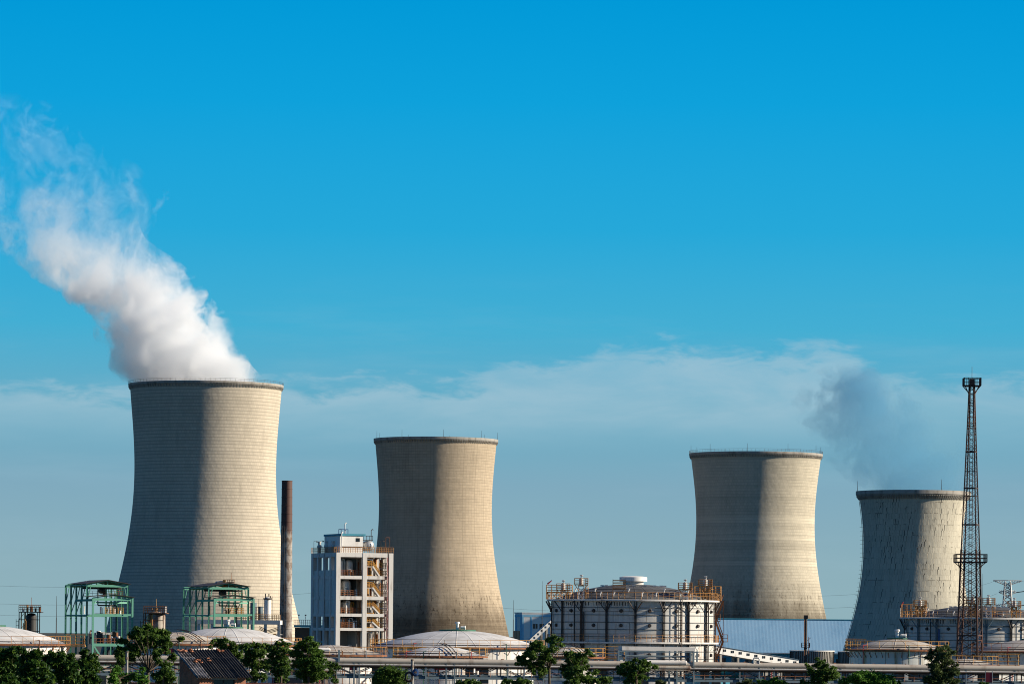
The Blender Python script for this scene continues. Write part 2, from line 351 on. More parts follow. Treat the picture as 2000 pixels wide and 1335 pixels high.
# ------------------------------------------------------------------ cooling towers
def cooling_tower(label, cx, Y, ytop, prof, kind, base, rimw=0.8, rimh=1.25, rail=False, rods=0, railmat=None):
    c0 = P(cx, ytop, Y); t = thing('cooling_tower', label, 'cooling tower', (c0.x, Y, 0))
    zt = CAMZ + (c0.z - CAMZ) * (Y - M(prof[0][1], Y)) / Y; zs = [ZZ(cx, py, Y) for py, r in prof]; rs = [M(r, Y) for py, r in prof]
    pf = np.polyfit(zs, rs, 5 if len(zs) > 8 else 4); f = lambda z: float(np.polyval(pf, z))
    zb = 7.5; N = 60; SEG = 144; m_ = tower_mat('tower_concrete_' + kind, base, kind)
    me = bpy.data.meshes.new('shell'); vs = []; fs = []; uvs = []
    zl = [zb + (zt - rimh - zb) * i / N for i in range(N + 1)]; rr = [f(z) for z in zl]; rmean = sum(rr) / len(rr)
    for z, r in zip(zl, rr):
        for i in range(SEG): a = 2 * math.pi * i / SEG; vs.append((r * math.sin(a), r * math.cos(a), z))
    nb = len(vs)
    for z, r in zip(zl, rr):
        for i in range(SEG): a = 2 * math.pi * i / SEG; vs.append(((r - .7) * math.sin(a), (r - .7) * math.cos(a), z))
    for j in range(N):
        for i in range(SEG):
            k = (i + 1) % SEG; u0, u1 = i / SEG, (i + 1) / SEG
            fs.append((j * SEG + k, j * SEG + i, (j + 1) * SEG + i, (j + 1) * SEG + k)); U = 2 * math.pi * rmean
            uvs += [(u1 * U, zl[j]), (u0 * U, zl[j]), (u0 * U, zl[j + 1]), (u1 * U, zl[j + 1])]
            fs.append((nb + j * SEG + i, nb + j * SEG + k, nb + (j + 1) * SEG + k, nb + (j + 1) * SEG + i))
            uvs += [(u0 * U, zl[j]), (u1 * U, zl[j]), (u1 * U, zl[j + 1]), (u0 * U, zl[j + 1])]
    for i in range(SEG):
        k = (i + 1) % SEG; fs.append((i, k, nb + k, nb + i)); uvs += [(0, 0), (1, 0), (1, 1), (0, 1)]
    me.from_pydata(vs, [], fs); me.materials.append(m_); ul = me.uv_layers.new(name='UVMap')
    ul.data.foreach_set('uv', [q for p_ in uvs for q in p_]); me.polygons.foreach_set('use_smooth', [True] * len(fs))
    sh = bpy.data.objects.new('shell', me); COL.objects.link(sh); sh.parent = t
    r = f(zt - rimh); mb = MB()
    mb.lathe([(r - .7, zt - rimh), (r + rimw * .6, zt - rimh), (r + rimw, zt - rimh + .5), (r + rimw, zt), (r - .8, zt), (r - .8, zt - rimh)], SEG)
    n_ = SEG // 2
    for i in range(SEG):
        a = 2 * math.pi * (i + .5) / SEG; mb.beam(((r + .1) * math.sin(a), (r + .1) * math.cos(a), zt - rimh - 1.0), ((r + rimw * .8) * math.sin(a), (r + rimw * .8) * math.cos(a), zt - rimh + .1), .35, .35)
    mb.build('rim', CONCG, t)
    if rail:
        mb = MB(); ring_rail(mb, r + rimw - .1, zt, 1.15, 96, .07); mb.build('railing', DARK if railmat is None else railmat, t)
    if rods:
        for i in range(rods):
            a = 2 * math.pi * (i + .3) / rods; q = (r + rimw * .5)
            mb = MB(); mb.tube((q * math.sin(a), q * math.cos(a), zt), (q * math.sin(a), q * math.cos(a), zt + 3.4), .09, .05, 5); mb.build('lightning_rod', DARK, t)
    mb = MB(); nc = 40; r0 = f(0.0); r1 = f(zb) - .35
    for i in range(nc):
        a = 2 * math.pi * i / nc; b = 2 * math.pi * (i + 1) / nc
        for (aa, bb) in ((a, b), (b, a)): mb.tube((r0 * math.sin(aa), r0 * math.cos(aa), -.2), (r1 * math.sin(bb), r1 * math.cos(bb), zb + .2), .45, n=6)
    mb.build('support_columns', CONCG, t)
    return t, zt, f
def ring_rail(mb, r, z, h, n, th, a0=0.0, a1=2 * math.pi, rails=2, c=(0, 0)):
    pts = []
    full = abs(a1 - a0 - 2 * math.pi) < 1e-6
    for i in range(n + (0 if full else 1)):
        a = a0 + (a1 - a0) * i / n; pts.append((c[0] + r * math.cos(a), c[1] + r * math.sin(a)))
    for x, y in pts: mb.tube((x, y, z), (x, y, z + h), th / 2, n=4, caps=False)
    for k in range(rails):
        zz_ = z + h * (1 - k * .48)
        for i in range(len(pts) - (0 if full else 1)):
            p = pts[i]; q = pts[(i + 1) % len(pts)]; mb.tube((p[0], p[1], zz_), (q[0], q[1], zz_), th / 2, n=4, caps=False)

T1 = cooling_tower('largest cooling tower, white steam rising from its mouth, left of the thin rusty smokestack', 402.5, 1750, 742.5,
    [(762, 147.3), (823, 142.3), (885, 138.3), (947, 138.7), (988, 141.2), (1029, 145.5), (1070, 152.5), (1111, 161), (1136, 167), (1173, 176), (1210, 185), (1305, 206)],
    'lift', (.56, .49, .385, 1), rail=True)
T2 = cooling_tower('tan cooling tower without steam, behind the open concrete process building', 851.5, 1950, 852,
    [(863, 118.6), (902, 114.6), (952, 111.5), (1001, 110.4), (1051, 112.3), (1100, 118), (1133, 123.5), (1166, 130), (1199, 137), (1242, 146), (1295, 158)],
    'grid', (.46, .375, .27, 1), rimh=1.5, rods=9)
T3 = cooling_tower('squat cooling tower with pale horizontal bands behind the long blue roof', 1476.5, 1800, 880.5,
    [(893, 126.6), (920, 123.3), (950, 119.6), (995, 115.7), (1040, 115.7), (1070, 117.5), (1100, 120.7), (1130, 125), (1153, 129), (1190, 136), (1209, 141), (1305, 162)],
    'band', (.52, .465, .36, 1), rimh=1.3, rail=True, rods=10)
T4 = cooling_tower('cracked and patched cooling tower with thin dark vapour, behind the steel lattice mast', 1784, 1300, 956,
    [(972, 105), (995, 101.5), (1020, 98.8), (1060, 96.5), (1095, 96.8), (1141, 101.5), (1170, 106.5), (1207, 114.5), (1260, 130), (1321, 148)],
    'crack', (.53, .49, .39, 1), rimw=1.1, rimh=1.6, rods=3)
# ladder with hoops down the left edge of the cracked tower
t, zt, f = T4; mb = MB(); az = R(-84); prev = None
for i in range(40):
    z = zt - 2 - i * 1.35; r = f(z) + .55; cx_, cy_ = r * math.sin(az), -r * math.cos(az) * .3 - 1.0
    x, y = (r) * math.sin(az), -(r) * math.cos(az)
    if prev:
        for d in (-.35, .35): mb.tube((prev[0], prev[1] + d, prev[2]), (x, y + d, z), .05, n=4)
    mb.beam((x + .6, y, z), (x - .1, y, z), .06); mb.tube((x, y - .35, z), (x, y + .35, z), .04, n=4)
    if 6 < i < 30: mb.tube((x - .7, y - .3, z), (x - .7, y + .3, z), .04, n=4); mb.tube((x, y - .35, z), (x - .7, y - .3, z), .04, n=4)
    prev = (x, y, z)
mb.build('ladder', DARK, t)

# ------------------------------------------------------------------ steam
def plume(name, label, tower, pts, dens, colr, seed, kfun, s1, absorb=None, anis=.2, wamp=1.6, thr=.07):
    t, zt, f = tower; Y = t.location.y; x0 = t.location.x
    q = []
    for py, cx, hw, g in pts:
        p = P(cx, py, Y); q.append((p.z - zt, p.x - x0, M(hw, Y), g))
    H = q[-1][0]; z0 = q[0][0]
    m_, n = newmat(name + '_vapour'); oc = n.node('ShaderNodeTexCoord').outputs['Object']
    wv = n.noise(n.mapping(oc, (1, 1, 1), (seed, 0, 0)), s1 * .45, 3, .5, color=True)
    vm = n.node('ShaderNodeVectorMath', operation='MULTIPLY_ADD'); n.set(vm.inputs[0], wv); vm.inputs[1].default_value = (wamp / s1,) * 3; vm.inputs[2].default_value = (0, 0, 0)
    n.l.new(oc, vm.inputs[2]); off = n.node('ShaderNodeVectorMath', operation='SUBTRACT'); n.l.new(vm.outputs[0], off.inputs[0]); off.inputs[1].default_value = (wamp * .5 / s1,) * 3
    x, y, z = n.xyz(oc)[:3]; tt = n.m('DIVIDE', n.m('SUBTRACT', z, z0), H - z0)
    cmin = min(a[1] for a in q) - 1; cmax = max(a[1] for a in q) + 1; rmax = max(a[2] for a in q)
    cx_ = n.m('ADD', n.m('MULTIPLY', n.curve(tt, [((a[0] - z0) / (H - z0), (a[1] - cmin) / (cmax - cmin)) for a in q]), cmax - cmin), cmin)
    rr = n.m('MULTIPLY', n.curve(tt, [((a[0] - z0) / (H - z0), a[2] / rmax) for a in q]), rmax)
    gg = n.curve(tt, [((a[0] - z0) / (H - z0), a[3]) for a in q])
    ax, ay, az_ = n.xyz(off.outputs[0])[:3]
    wx = n.m('SUBTRACT', n.m('ADD', n.m('MULTIPLY', ax, n.smooth(tt, 0, .35)), n.m('MULTIPLY', x, n.smooth(tt, 0, .35, 1, 0))), cx_)
    d = n.m('DIVIDE', n.m('SQRT', n.m('ADD', n.m('MULTIPLY', wx, wx), n.m('MULTIPLY', ay, ay))), rr)
    na = n.noise(n.mapping(off.outputs[0], (1, 1, .8), (seed, seed, 0)), s1, 8, .66, .4)
    k = n.curve(tt, kfun); th_ = n.m('ADD', n.smooth(tt, .3, .85, 0.0, thr), .52)
    fld = n.m('ADD', n.m('SUBTRACT', 1.0, d), n.m('MULTIPLY', n.m('SUBTRACT', na, th_), n.m('MULTIPLY', k, 6.0)))
    dn_ = n.m('MULTIPLY', n.m('MULTIPLY', n.smooth(fld, .0, .25), gg), dens)
    dn_ = n.m('MULTIPLY', dn_, n.smooth(tt, 1.0, .92)); dn_ = n.m('MULTIPLY', dn_, n.smooth(d, 1.3, 1.1))
    pv = n.node('ShaderNodeVolumePrincipled', {'Color': colr, 'Density': dn_}); pv.inputs['Anisotropy'].default_value = anis
    if absorb: pv.inputs['Absorption Color'].default_value = absorb
    o_ = n.node('ShaderNodeOutputMaterial'); n.l.new(pv.outputs[0], o_.inputs[1])
    mb = MB(); N = 36; SEG = 32; zs = [a[0] for a in q]
    for j in range(N + 1):
        z_ = z0 + (H - z0) * j / N; c_ = float(np.interp(z_, zs, [a[1] for a in q])); r_ = float(np.interp(z_, zs, [a[2] for a in q])) * 1.12 * (1 if j < N else .5)
        if z_ < 1: r_ = min(r_, f(zt - 2) - 1.2); c_ = max(min(c_, 2), -2) if z_ < -1 else c_
        for i in range(SEG):
            a = 2 * math.pi * i / SEG; g = 1 + .10 * math.sin(3 * a + z_ * .13 + seed) * min(1, j / 6) + .06 * math.sin(5 * a - z_ * .21) * min(1, j / 6)
            mb.v.append((c_ + r_ * g * math.cos(a), r_ * g * math.sin(a), z_))
    for j in range(N):
        for i in range(SEG): kk = (i + 1) % SEG; mb.f.append((j * SEG + i, j * SEG + kk, (j + 1) * SEG + kk, (j + 1) * SEG + i))
    mb.f.append(tuple(range(SEG - 1, -1, -1))); mb.f.append(tuple(range(N * SEG, N * SEG + SEG)))
    o = mb.build(name, m_, smooth=True, loc=(x0, Y, zt)); tag(o, label, 'steam', kind='stuff'); m_.cycles.volume_interpolation = 'LINEAR'
    m_.cycles.volume_step_rate = 1.0
    return o
plume('steam_plume', 'billowing white steam drifting up and left from the largest cooling tower', T1,
      [(762, 396, 125, .9), (745, 376, 130, 1), (700, 350, 130, 1), (650, 322, 128, 1), (600, 282, 130, .9), (560, 238, 135, .65), (520, 192, 145, .40), (480, 152, 150, .22),
       (440, 122, 160, .14), (400, 125, 165, .12), (350, 150, 150, .11), (300, 85, 130, .09), (250, 25, 120, .10), (215, -5, 105, .10), (180, -15, 75, .05)],
      .11, (.92, .935, .955, 1), 3.0, [(0, .14), (.1, .40), (.25, .85), (.45, 1.25), (.8, 1.3), (1, 1.3)], .075, thr=.09, anis=0.0)
plume('vapour_plume', 'thin blue grey vapour drifting left from the cracked cooling tower', T4,
      [(972, 1784, 96, .5), (955, 1782, 102, .6), (920, 1765, 120, .45), (880, 1738, 135, .4), (840, 1712, 140, .45), (800, 1692, 130, .6), (765, 1676, 105, .9), (722, 1655, 60, .9), (705, 1650, 30, .5)],
      .125, (.14, .34, .47, 1), 8.0, [(0, .4), (.3, .7), (.6, .8), (1, .8)], .075, absorb=(.15, .25, .4, 1), anis=0.0, thr=.03)

# ------------------------------------------------------------------ smokestack
def smokestack():
    Y = 900; pb = P(558, 1250, Y); pt = P(561, 938, Y); t = thing('smokestack', 'tall rusty steel smokestack with soot dark top beside the largest cooling tower', 'smokestack', (pb.x, Y, 0))
    mb = MB(); r0, r1 = M(13.2, Y), M(10.2, Y); zt = pt.z; n_ = 26; pr = []
    for i in range(n_ + 1):
        z = zt * i / n_; r = r0 + (r1 - r0) * min(1, z / zt * 1.0); pr += [(r, z)]
        if i < n_: pr += [(r + .0, z + zt / n_ - .12), (r + .05, z + zt / n_ - .10), (r + .05, z + zt / n_ - .02)]
    mb.lathe(pr, 40); mb.lathe([(r1 - .12, zt), (r1 - .15, zt - 8)], 40); mb.lathe([(r1, zt), (r1 - .12, zt)], 40)
    mb.build('flue', CHIMM, t, smooth=30)
    mb = MB(); mb.lathe([(r0 + .05, .0), (r0 + .6, .0), (r0 + .6, .6), (r0 + .05, .6)], 40); mb.build('base_ring', CONCG, t)
    mb = MB()
    for d in (-.25, .25): mb.tube((d - .6, -r0 - .1, 0), (d - .6, -r1 - .1, zt - 10), .035, n=4)
    mb.build('ladder', DARK, t)
smokestack()

# ------------------------------------------------------------------ domed storage tanks
def uv_shell(r, z0, z1, m_, parent, name='shell', seg=96):
    me = bpy.data.meshes.new(name); vs = []; fs = []; uvs = []
    for z in (z0, z1):
        for i in range(seg): a = 2 * math.pi * i / seg; vs.append((r * math.cos(a), r * math.sin(a), z))
    for i in range(seg):
        k = (i + 1) % seg; fs.append((i, k, seg + k, seg + i)); U = r * 2 * math.pi
        uvs += [(U * i / seg, z0), (U * (i + 1) / seg, z0), (U * (i + 1) / seg, z1), (U * i / seg, z1)]
    me.from_pydata(vs, [], fs); me.materials.append(m_); ul = me.uv_layers.new(name='UVMap'); ul.data.foreach_set('uv', [q for p_ in uvs for q in p_])
    me.polygons.foreach_set('use_smooth', [True] * len(fs)); o = bpy.data.objects.new(name, me); COL.objects.link(o); o.parent = parent; return o
def dome_tank(label, cx, Y, rpx, peak, deck, shell_m, dome_m, rail_m=ORANGE, vent=True, ventm=DGREEN, railh=None, gap=.6, pipes=0, cage=False, arc=None, seed=1):
    c = P(cx, deck, Y); t = thing('storage_tank', label, 'storage tank', (c.x, Y, 0)); r = M(rpx, Y); zd = c.z; zp = ZZ(cx, peak, Y)
    rnd = random.Random(seed)
    uv_shell(r, 0, zd, shell_m, t)
    mb = MB(); pr = []
    for i in range(17):
        a = i / 16; rr = (r - .1) * (1 - a); pr.append((max(rr, .02), zd + (zp - zd) * (1 - (rr / r) ** 2)))
    mb.lathe(pr, 96); mb.build('dome_roof', dome_m, t, smooth=True)
    mb = MB(); mb.lathe([(r + .01, zd - .26), (r + gap, zd - .22), (r + gap, zd - .04), (r - .2, zd + .03), (r - .2, zd - .2)], 96)
    for i in range(48):
        a = 2 * math.pi * i / 48; mb.beam((r * math.cos(a), r * math.sin(a), zd - 1.1), ((r + gap * .9) * math.cos(a), (r + gap * .9) * math.sin(a), zd - .4), .07)
    mb.build('wind_girder', RUSTY if rail_m is not DARK else DARK, t)
    mb = MB(); ring_rail(mb, r + gap - .05, zd, railh or 1.05, int(r * 4.0), .055); mb.build('railing', rail_m, t)
    if vent:
        rv = r * .22; mb = MB(); zv = zd + (zp - zd) * (1 - .22 ** 2)
        mb.lathe([(rv, zv - .1), (rv, zp + .10), (.02, zp + .16)], 32); mb.build('centre_platform', ventm, t)
        mb = MB(); mb.tube((0, 0, zp), (0, 0, zp + 1.0), .22, n=10); mb.tube((0, 0, zp + 1.0), (.0, 0, zp + 1.25), .38, .30, 10); mb.capsule((.55, -.1, zp + .45), (1.1, -.1, zp + .45), .2, 8); mb.tube((1.1, -.1, zp), (1.1, -.1, zp + .7), .1, n=6)
        mb.build('breather_valve', WHITE, t)
    # foam pipe round the edge with drops
    mb = MB(); zq = zd + .3
    for i in range(64):
        a = 2 * math.pi * i / 64; b = 2 * math.pi * (i + 1) / 64; q = r + gap * .6
        mb.tube((q * math.cos(a), q * math.sin(a), zq), (q * math.cos(b), q * math.sin(b), zq), .07, n=5, caps=False)
    mb.build('ring_pipe', DARK, t)
    if pipes:
        for k in range(pipes):
            a = R(-150 + 120 * (k + .5) / pipes + rnd.uniform(-8, 8)); q = r + gap + .12; m__ = (REDP, DGREEN, RUSTY, BLUEGREY)[k % 4]; mb = MB(); x, y = q * math.cos(a), q * math.sin(a)
            mb.path([(x, y, 1), (x, y, zd + .5), ((r - .2) * math.cos(a), (r - .2) * math.sin(a), zd + .55)], .06, 6); mb.build('drop_pipe', m__, t)
    if cage:
        a = R(cage); mb = MB(); q = r + gap; x, y = q * math.cos(a), q * math.sin(a)
        for dx_ in (0, 1.2, 2.4):
            mb.tube((x + dx_, y, zd - .4), (x + dx_, y, zd + 1.3), .035, n=4)
        for dz_ in (0, .45, .9, 1.3): mb.tube((x - .2, y, zd + dz_), (x + 2.6, y, zd + dz_), .035, n=4)
        mb.box(x - .2, y - .6, zd - .3, x + 2.6, y + .6, zd - .15); mb.build('access_platform', YELLOW, t)
    if arc:      # ladder climbing the dome
        a = R(arc); mb = MB()
        for d in (-.25, .25):
            pp = []
            for i in range(9):
                rr = r * (1.02 - .95 * i / 8); z = zd + .35 + (zp - zd) * (1 - (rr / r) ** 2) if rr < r else zd + .35
                pp.append((rr * math.cos(a) - d * math.sin(a), rr * math.sin(a) + d * math.cos(a), z))
            mb.path(pp, .06, 5)
        mb.build('roof_ladder', DARK, t)
    # spiral stair up the shell
    mb = MB(); a0 = R(-60 + rnd.uniform(-60, 40))
    for i in range(int(zd / .35)):
        a = a0 + i * .35 * 1.1 / r; mb.beam(((r + .05) * math.cos(a), (r + .05) * math.sin(a), i * .35), ((r + .85) * math.cos(a), (r + .85) * math.sin(a), i * .35), .25, .05)
        if i % 3 == 0: mb.tube(((r + .85) * math.cos(a), (r + .85) * math.sin(a), i * .35), ((r + .85) * math.cos(a), (r + .85) * math.sin(a), i * .35 + 1), .03, n=4)
    mb.build('stair', rail_m, t)
    return t, r, zd, zp
GT = 'storage tanks with domed roofs'
dome_tank('wide white domed tank cut off by the left edge of the picture', -22, 570, 151, 1221, 1255.5, SHELLW, DOMEW, pipes=3, cage=-12, seed=1)
dome_tank('small tan domed tank half hidden behind the tall tree and the brick shed', 345, 545, 88, 1233.5, 1256, SHELLW, DOMEO, pipes=3, arc=-50, vent=False, seed=2)
dome_tank('white domed tank in front of the second green steel frame', 445, 640, 137, 1224.5, 1257, SHELLW, DOMEW, seed=3)
dome_tank('low tan domed tank in front of the concrete building', 648, 560, 100, 1259, 1277, SHELLW, DOMEO, pipes=4, vent=False, seed=4)
dome_tank('widest pale domed tank below the tan cooling tower', 893, 600, 163, 1230, 1262.5, SHELLW, DOMEW, rail_m=YELLOW, pipes=2, seed=5)
dome_tank('small pale domed tank standing in front of the widest domed tank', 860, 520, 84, 1261, 1279.5, SHELLW, DOMEW, rail_m=YELLOW, pipes=5, arc=-70, cage=-165, vent=False, seed=6)
dome_tank('small tan domed tank with a yellow platform, left foot of the largest grey tank', 1108, 520, 66, 1262, 1281, SHELLW, DOMEO, rail_m=YELLOW, cage=-10, arc=-60, vent=False, seed=7)
dome_tank('rust streaked cream tank below the cracked cooling tower', 1752, 540, 93, 1246.5, 1267, SHELLS, DOMEO, rail_m=YELLOW, pipes=3, cage=-170, seed=8)
dome_tank('rust streaked tank with brown dome cut off by the right edge of the picture', 2018, 560, 112, 1248, 1271, SHELLS, DOMEO, rail_m=RUSTY, pipes=2, seed=9)
dome_tank('low pale domed tank at the foot of the lattice mast', 1886, 490, 54, 1285.5, 1297, SHELLW, DOMEO, rail_m=YELLOW, cage=-15, vent=False, seed=10)

# ------------------------------------------------------------------ large gas tanks
def valve_tower(t, x, y, z, h, plat=2.1, mirror=1, name='valve_platform'):
    mb = MB(); s = .42
    for dx_ in (-s, s):
        for dy_ in (-s, s): mb.beam((x + dx_, y + dy_, z), (x + dx_, y + dy_, z + h), .13)
    k = 0; zz_ = z
    while zz_ + .9 < z + h + .2:
        for dy_ in (-s, s): mb.beam((x - s, y + dy_, zz_), (x + s, y + dy_, zz_ + .9), .08); mb.beam((x + s, y + dy_, zz_), (x - s, y + dy_, zz_ + .9), .08)
        zz_ += .9
    tw = mb.build(name, WHITE if mirror > 0 else ORANGE, t)
    mb = MB(); p = plat / 2; mb.box(x - p, y - p, z + h, x + p, y + p, z + h + .12)
    for dz_ in (.35, .7, 1.05):
        for a, b in (((-p, -p), (p, -p)), ((p, -p), (p, p)), ((p, p), (-p, p)), ((-p, p), (-p, -p))): mb.tube((x + a[0], y + a[1], z + h + dz_), (x + b[0], y + b[1], z + h + dz_), .035, n=4)
    for a in (-p, 0, p):
        for b in (-p, p): mb.tube((x + a, y + b, z + h), (x + a, y + b, z + h + 1.05), .04, n=4); mb.tube((x + b, y + a, z + h), (x + b, y + a, z + h + 1.05), .04, n=4)
    for a in (-p, p): mb.beam((x + a * .9, y - p * .9, z + h), (x + a * .3, y - s, z + h - 1.0), .08)
    mb.build('guard_rail', ORANGE, tw)
    mb = MB(); mb.tube((x, y, z + h - .2), (x, y, z + h + 1.05), .34, n=14); mb.tube((x, y, z + h + 1.05), (x, y, z + h + 1.2), .18, n=10); mb.tube((x + .1, y, z + h + 1.1), (x + .1, y, z + h + 1.6), .08, n=8); mb.capsule((x - .16, y, z + h + 1.5), (x + .2, y, z + h + 1.5), .11, 8)
    mb.build('relief_valve', SILVER, tw)
    mb = MB(); lx = x + s + .45
    for d in (-.2, .2): mb.tube((lx + d, y - s, z), (lx + d, y - s, z + h + 1.1), .04, n=4)
    zz_ = z
    while zz_ < z + h + 1: mb.tube((lx - .2, y - s, zz_), (lx + .2, y - s, zz_), .035, n=4); zz_ += .35
    for i in range(int(h / .8)): mb.lathe([(.36, z + .9 + i * .8), (.36, z + 1.0 + i * .8)], 8, c=(lx, y - s - .2))
    mb.build('ladder', ORANGE, tw)
def gas_tank(label, cx, Y, rpx, deck, peak, cap, seed, towers, stair=True, lower=True):
    c = P(cx, deck, Y); t = thing('gas_storage_tank', label, 'storage tank', (c.x, Y, 0)); r = M(rpx, Y); zd = c.z; zp = ZZ(cx, peak, Y)
    u = Y / F; rnd = random.Random(seed)
    uv_shell(r, 0, zd, SHELLM, t, seg=144)
    # stiffening rings
    mb = MB(); zr = zd - 16 * u
    while zr > .5: mb.lathe([(r, zr - .06), (r + .10, zr - .05), (r + .10, zr + .05), (r, zr + .06)], 144); zr -= 13.9 * u
    mb.build('stiffening_rings', GREYR, t)
    for k in range(18):
        a = R(10 + 20 * k); mb = MB(); q = r + .22
        for d in (-.16, .16):
            x, y = q * math.cos(a) - d * math.sin(a), q * math.sin(a) + d * math.cos(a); mb.beam((x, y, 0), (x, y, zd - .3), .08, .22)
        mb.beam((q * math.cos(a), q * math.sin(a), 0), (q * math.cos(a), q * math.sin(a), zd - .3), .16, .06)
        b = a + R(3.2)
        for sgn in (-1, 1):
            b = a + sgn * R(4.4); mb.beam((q * math.cos(a), q * math.sin(a), zd - 2.0), ((r + 1.0) * math.cos(b), (r + 1.0) * math.sin(b), zd - .3), .13)
        mb.build('stanchion', BLUEGREY if k in (13, 11, 12, 10, 9) and seed == 2 else DARK, t)
    for a_ in range(-180, 0, 20):          # inspection covers
        for zc in (zd - 22 * u, zd - 50 * u, zd - 106 * u):
            a = R(a_ + 10 + (0)); x, y = math.cos(a), math.sin(a); mb = MB(); a = R(a_); x, y = math.cos(a), math.sin(a)
            mb.tube((r * x, r * y, zc), ((r + .32) * x, (r + .32) * y, zc), .30, .22, 14); mb.build('inspection_cover', DARK, t)
    mb = MB()
    for a_ in list(np.arange(-118, -92, 1.9)) + list(np.arange(-146, -122, 2.4)) + list(np.arange(-58, -42, 1.4)):
        a = R(a_); mb.beam((r * math.cos(a), r * math.sin(a), zd - 12 * u), ((r + .02) * math.cos(a), (r + .02) * math.sin(a), zd - .4), .12, .12)
    mb.build('edge_ribs', DARK, t)
    def walkway(z, wd, posts):
        mb = MB(); mb.lathe([(r + .01, z - .28), (r + wd, z - .25), (r + wd, z), (r + .01, z + .03)], 144)
        for i in range(36):
            a = 2 * math.pi * i / 36; mb.beam(((r + .02) * math.cos(a), (r + .02) * math.sin(a), z - 1.3), ((r + wd * .95) * math.cos(a), (r + wd * .95) * math.sin(a), z - .25), .06)
        wk = mb.build('walkway', CONC, t); mb = MB(); ring_rail(mb, r + wd - .05, z, 1.1, posts, .055, rails=2); mb.build('railing', ORANGE, wk)
        return wk
    walkway(zd, 10 * u, 96)
    if lower: walkway(zd - 81.5 * u, 9 * u, 100)
    mb = MB(); pr = []; rd = r * .93; z0 = zd + .2
    for i in range(19):
        a = i / 18; rr = rd * (1 - a); pr.append((max(rr, .02), z0 + (zp - z0) * (1 - (rr / rd) ** 2)))
    mb.lathe([(r - .1, zd + .05), (rd, zd + .1)] + pr, 144); mb.build('dome_roof', DOMEG, t, smooth=30)
    if cap:
        for k, (r_, za, zb, m_) in enumerate(cap):
            mb = MB(); mb.lathe([(.02, za), (r_ * u, za), (r_ * u, zb), (r_ * .7 * u, zb + .15), (.02, zb + .2)], 48); mb.build('roof_cap' if k else 'cap_neck', m_, t, smooth=30)
    for i in range(14):
        a = R(-165 + i * 11.5); rr = rd * (.93 if i % 3 else .8); z = z0 + (zp - z0) * (1 - (rr / rd) ** 2); x, y = rr * math.cos(a), rr * math.sin(a); mb = MB()
        mb.tube((x, y, z - .1), (x, y, z + .4), .08, n=8); mb.tube((x, y, z + .4), (x + .15, y, z + .7), .12, n=8); mb.build('roof_nozzle', WHITE, t)
    for i in range(9):
        a = R(-170 + i * 20); rr = rd * .42; z = z0 + (zp - z0) * (1 - (rr / rd) ** 2); mb = MB(); mb.cbox((rr * math.cos(a), rr * math.sin(a), z + .12), (.55, .4, .2)); mb.build('roof_hatch', CONC, t)
    # roof pipe rail
    mb = MB(); 
    for rr in (.86, .72):
        q = rd * rr; z = z0 + (zp - z0) * (1 - rr * rr) + .25
        for i in range(60): a = math.pi + math.pi * i / 60; b = math.pi + math.pi * (i + 1) / 60; mb.tube((q * math.cos(a), q * math.sin(a), z), (q * math.cos(b), q * math.sin(b), z), .05, n=4, caps=False)
    mb.build('roof_pipes', DARK, t)
    for (px_, hpx, m1) in towers:
        off = (px_ - cx) * u; yy = -math.sqrt(max((r + .1) ** 2 - off ** 2, 1)) if abs(off) < r else -2
        valve_tower(t, off, yy + .9, zd, hpx * u, mirror=m1)
    # raised box platforms at the ends of the deck
    for sx_ in (-1, 1):
        mb = MB(); x0, x1 = sx_ * (r + .9), sx_ * (r - 3.2); xa, xb = min(x0, x1), max(x0, x1); y0, y1 = -3.2, -1.2; z = zd + 1.05
        mb.box(xa, y0, z, xb, y1, z + .14)
        for i in range(6):
            x = xa + (xb - xa) * i / 5
            for y in (y0, y1): mb.tube((x, y, zd), (x, y, z + 1.2), .06, n=4)
        for dz_ in (.4, .8, 1.2):
            for y in (y0, y1): mb.tube((xa, y, z + dz_), (xb, y, z + dz_), .045, n=4)
        for i in range(5):
            x = xa + (xb - xa) * i / 5; x2 = xa + (xb - xa) * (i + 1) / 5; mb.beam((x, y0, zd), (x2, y0, z), .08); mb.beam((x2, y0, zd), (x, y0, z), .08)
        mb.build('raised_platform', ORANGE, t)
    mb = MB(); x = -14 * u * 2.3; yy = -r * .93; z = zd + 1.6
    mb.box(x - .9, yy, z, x + 1.1, yy + 1.2, z + .15)
    for i in range(5):
        mb.box(x - .9, yy - .05, z + .3 + i * .25, x + 1.1, yy, z + .42 + i * .25)
    for a in (-.9, 1.0):
        mb.beam((x + a, yy, zd), (x + a, yy, z + 1.5), .1)
    mb.build('louvred_platform', ORANGE, t)
    # vertical pipes and ladder cages on the shell
    for a_, m_, rr_, zt_ in ((-57.5, DARK, .12, zd), (-29, DARK, .12, zd + 1), (-127, BLUEP if seed == 2 else DARK, .14, zd - 2), (-135, DARK, .1, zd)):
        a = R(a_); q = r + .45; mb = MB(); x, y = q * math.cos(a), q * math.sin(a); mb.tube((x, y, 0), (x, y, zt_), rr_, n=8); mb.build('riser_pipe', m_, t)
    a = R(-59); q = r + .8; mb = MB(); x, y = q * math.cos(a), q * math.sin(a)
    for d in (-.28, .28): mb.tube((x + d, y, .5), (x + d, y, zd + 1), .05, n=4)
    for i in range(int(zd / .4)): mb.tube((x - .28, y, .6 + i * .4), (x + .28, y, .6 + i * .4), .035, n=4)
    mb.build('ladder', DARK, t)
